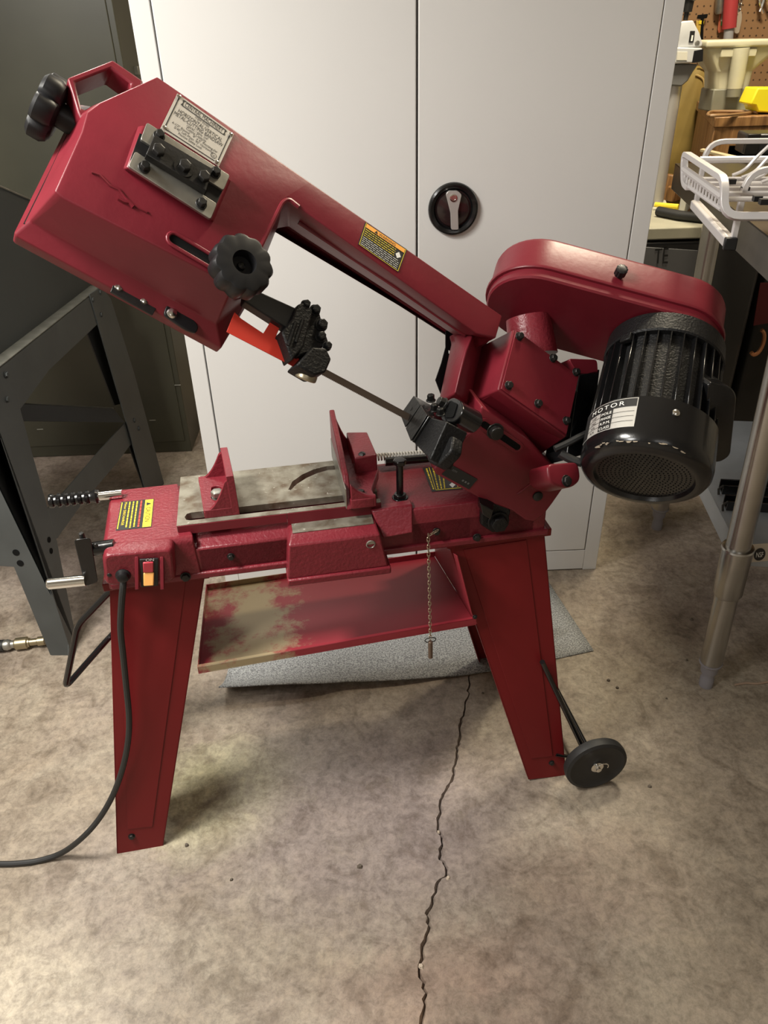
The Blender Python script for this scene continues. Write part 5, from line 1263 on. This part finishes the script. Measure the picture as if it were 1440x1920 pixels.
# pale grey bench machine on its post
MY = 2.76; GW = mat('pale_grey_cast_aluminium', (.56, .57, .58), .4, metal=.15); GD = mat('grey_cast_metal', (.19, .19, .19), .45, metal=.3)
def M_(pix, o=0.): return [WY(u, v, MY+o) for u, v in pix]
t = thing('bench_press', 'pale grey machine head on a silver post beside the white cabinet', 'machine', (WY(1262, 300, MY).x, MY, 0)); b = P(t)
b(MB().prism(M_([(1278, 40), (1300, 38), (1312, 62), (1318, 82), (1316, 88), (1272, 90), (1265, 60)]), (0, .09, 0)), 'upper_casting', GW, bevel=.005, seg=3)
b(MB().prism(M_([(1255, 88), (1318, 90), (1316, 98), (1308, 118), (1255, 120)], -.02), (0, .12, 0)), 'motor_housing', GW, bevel=.004)
b(MB().prism(M_([(1302, 95), (1319, 92), (1318, 115), (1298, 118)], -.023), (0, .01, 0)), 'vent', BLKM, bevel=.001)
b(MB().prism(M_([(1250, 120), (1310, 120), (1300, 135), (1290, 152), (1278, 162), (1245, 160)], .0), (0, .08, 0)), 'table_casting', GD, bevel=.004)
b(MB().prism(M_([(1294, 58), (1303, 58), (1300, 80), (1291, 80)], -.001), (0, -.002, 0)), 'plate', BLKP, bevel=.0005)
b(MB().prism(M_([(1297, 66), (1300, 66), (1298, 77), (1295, 77)], -.0035), (0, -.001, 0)), 'plate_mark', WHP)
b(MB().prism(M_([(1270, 97), (1289, 97), (1288, 113), (1268, 113)], -.0205), (0, -.002, 0)), 'white_plate', mat('paper_white', (.6, .58, .5), .6), bevel=.0005)
b(MB().lathe(WY(1307, 81, MY), (0, -1, 0), [(0, .008), (.004, .007), (.005, .001)], 14), 'bolt', STL, smooth=True)
p_, q_ = WY(1285, 38, MY+.03), WY(1293, -6, MY+.03); b(MB().lathe(p_, q_-p_, [(0, .007), (.02, .008), (.022, .015), (.05, .016), (.052, .02), ((q_-p_).length, .02)], 16), 'spindle', DKM, smooth=True)
p_ = WY(1263, 165, MY+.04); b(MB().cyl(V((p_.x, p_.y, 0)), p_+V((0, 0, .02)), .026, n=24), 'post', mat('satin_silver', (.50, .48, .46), .38, metal=.5), smooth=True)
# tools hanging on the pegboard
TY = PY-.03
def T(pix, o=0.): return [WY(u, v, TY+o) for u, v in pix]
a_, c_ = WY(1349, 26, TY), WY(1354, -40, TY)
small('socket_wrench', 'chrome tube handle hanging at the left of the red bar', 'tool', [(MB().lathe(a_, c_-a_, [(0, .014), (.01, .018), (.06, .018), (.062, .015), ((c_-a_).length, .016)], 16), 'tube', STL, dict(smooth=True))])
small('tool_package', 'clear pack with a red and green printed card behind the red bar', 'package', [(MB().prism(T([(1356, -20), (1372, -20), (1366, 58), (1348, 62), (1346, 56)], .012), (0, .006, 0)), 'card', mat('red_card', (.45, .12, .06), .5), dict(bevel=.001)),
    (MB().prism(T([(1353, 20), (1362, 20), (1360, 40), (1351, 40)], .011), (0, -.002, 0)), 'printed_panel', mat('pale_card', (.50, .48, .38), .7), {}), (MB().prism(T([(1352, 40), (1359, 40), (1358, 48), (1351, 48)], .011), (0, -.002, 0)), 'green_mark', mat('green_print', (.05, .25, .08), .5), {})])
a_, c_ = WY(1367, 53, TY-.03), WY(1374, -40, TY-.03); g_ = WY(1364, 88, TY-.03)
small('bar_clamp', 'red-handled bar with a grey shaft behind the cream hopper', 'tool', [(MB().cyl(a_, c_, .026, n=18), 'handle', mat('red_vinyl', (.42, .045, .05), .4), dict(smooth=True)), (MB().cyl(g_, a_, .018, n=16), 'shaft', mat('grey_shaft', (.35, .35, .36), .4), dict(smooth=True))])
small('clear_pouch', 'clear blister pack of small parts hanging right of the red bar', 'package', [(MB().prism(arc(T([(1380, 22), (1391, 18), (1392, 35), (1386, 64), (1376, 63), (1377, 40)]), .012, 3), (0, .01, 0)), 'pouch', mat('milky_plastic', (.45, .38, .30), .25), dict(bevel=.003))])
def chain_(p, q_, n):
    m = MB(); p, q_ = V(p), V(q_)
    for k in range(n): c = p.lerp(q_, (k+.5)/n); m.tube([c+V((.007*cos(a), 0 if k % 2 else .007*cos(a), .010*sin(a))) for a in [2*pi*j/8 for j in range(8)]], .0022, 5, closed=True)
    return m
small('hanging_chain', 'short bright chain hanging above the blister pack', 'chain', [(chain_(WY(1384, 24, TY), WY(1394, -30, TY), 10), 'chain', CHR, {})])
m = MB()
for p in (((1424, -30), (1424, 5), (1430, 25)), ((1440, -30), (1430, 5), (1424, 22)), ((1434, -30), (1438, 0), (1446, 20))): m.tube(smoothp(T(p), 4), .006, 8)
small('pliers', 'chrome pliers hanging at the top right corner', 'pliers', [(m, 'jaws', CHR, dict(smooth=True))])
small('clamp_bracket', 'black metal bracket hooked on the pegboard left of the chrome handle', 'bracket', [(MB().prism(T([(1310, 28), (1328, 26), (1326, 34), (1320, 35), (1318, 110), (1310, 110), (1316, 36), (1308, 35)], .0), (0, .012, 0)), 'bracket', CABD, dict(bevel=.002))])
small('yellow_card', 'yellow and orange packaged blade behind the pale machine', 'package', [(MB().prism(T([(1306, 38), (1320, 40), (1318, 72), (1306, 72)], .005), (0, .008, 0)), 'card', mat('orange_card', (.55, .36, .07), .5), dict(bevel=.002)), (MB().prism(T([(1311, 38), (1320, 39), (1319, 46), (1310, 45)], .003), (0, -.002, 0)), 'yellow_mark', YEL, {})])

# ---- things on and under the table
BX = mat('black_case', (.02, .02, .022), .35)
a_ = WZ(1392, 290, ZTT); 
small('black_case', 'black toolbox at the back of the work table', 'case', [(MB().prism([a_, a_+side_t*.5, a_+side_t*.5-td*.10, a_-td*.10], (0, 0, .055)), 'body', BX, dict(bevel=.006)), (MB().box(a_+side_t*.02+td*.004+V((0, 0, .028)), side_t*.018, td*.006, V((0, 0, .027))), 'latch', DKM, dict(bevel=.002))])
small('wood_strip', 'long pale strip of wood lying on the table behind the basket', 'strip', [(MB().prism([WZ(1312, 284, ZTT+.002), WZ(1318, 282, ZTT+.002), WZ(1404, 302, ZTT+.002), WZ(1400, 306, ZTT+.002)], (0, 0, .006)), 'strip', mat('pale_wood', (.45, .36, .22), .6), {})])
gx = WY(1415, 560, 2.52)
small('grey_case', 'big dark grey plastic case standing on the floor behind the work table', 'case', [(MB().abox(bx1+.03, gx.x, 2.52, 2.62, 0, .98), 'body', mat('dark_grey_moulding', (.035, .034, .033), .45, var=.1), dict(bevel=.02, seg=3)), (MB().prism(arc([WY(u, v, 2.519) for u, v in ((1335, 555), (1350, 562), (1352, 575), (1345, 600), (1335, 640))], .01, 2), (0, -.006, 0)), 'corner_pad', BLKM, dict(bevel=.002))])
small('void_box', 'black box standing in for the dark void right of the dark grey case', 'box', [(MB().abox(gx.x+.03, gx.x+.75, 2.53, 2.63, 0, .95), 'body', mat('void_black', (.012, .011, .010), .6), dict(bevel=.01)), (MB().prism([WY(u, v, 2.529) for u, v in ((1425, 530), (1470, 530), (1470, 600), (1412, 610))], (0, -.004, 0)), 'red_patch', mat('dull_red', (.12, .01, .012), .6), {})])  # near-black body put in for the dark void behind the table
rc_o = WY(1420, 642, 2.50)
small('copper_ring', 'bent copper pipe hanging at the right behind the table leg', 'pipe', [(MB().tube([rc_o+V((.022*cos(a), .0, .045*sin(a))) for a in [k*.3-2.2 for k in range(13)]], .007, 8), 'pipe', mat('copper', (.55, .25, .12), .35, metal=.8), dict(smooth=True))])

# ---- crumbs on the floor
rnd = random.Random(4)
for k, (u, v, r) in enumerate(((1297, 1162, .006), (1288, 1238, .004), (1141, 1276, .005), (1157, 1290, .005), (1218, 1475, .005), (675, 1625, .006), (434, 1650, .004), (905, 1300, .004), (1250, 1310, .003), (350, 1585, .005))):
    p = WZ(u, v, 0); m = MB(); n = 7
    m.rings([[p+V((cos(2*pi*i/n)*r*rnd.uniform(.7, 1.2), sin(2*pi*i/n)*r*rnd.uniform(.7, 1.2), 0)) for i in range(n)], [p+V((cos(2*pi*i/n)*r*.6, sin(2*pi*i/n)*r*.6, r*.8)) for i in range(n)]])
    small('debris', 'small dark crumb of grit lying on the bare concrete', 'debris', [(m, 'd', mat('grit', (.10, .08, .06), .7), {})], 'grit crumbs on the floor')
CHP = mat('pale_concrete_chip', (.46, .38, .30), .8)
for u, v, r, lb in ((840, 1646, .005, 'pale concrete chip at the outward bend of the floor crack'), (789, 1812, .006, 'pale concrete chip filling the floor crack near the bottom of the photo'), (822, 1560, .004, 'tiny pale concrete chip in the floor crack, highest of the three')):
    p = WZ(u, v, 0); m = MB(); n = 6
    m.rings([[p+V((cos(2*pi*i/n)*r*rnd.uniform(.6, 1.2), sin(2*pi*i/n)*r*rnd.uniform(.6, 1.2), 0)) for i in range(n)], [p+V((cos(2*pi*i/n)*r*.6, sin(2*pi*i/n)*r*.6, r*.6)) for i in range(n)]])
    small('concrete_chip', lb, 'chip', [(m, 'c', CHP, {})], 'pale chips along the crack')
p0, p1 = WZ(1378, 1284, .003), WZ(1450, 1280, .003)
small('string', 'thin bent twig-like scrap on the floor at the right edge', 'scrap', [(MB().tube(smoothp([p0, p0.lerp(p1, .3)+V((0, .004, 0)), p0.lerp(p1, .6), p1+V((0, .006, 0))], 4), .0028, 6), 's', mat('pale_scrap', (.35, .25, .18), .7), dict(smooth=True))])
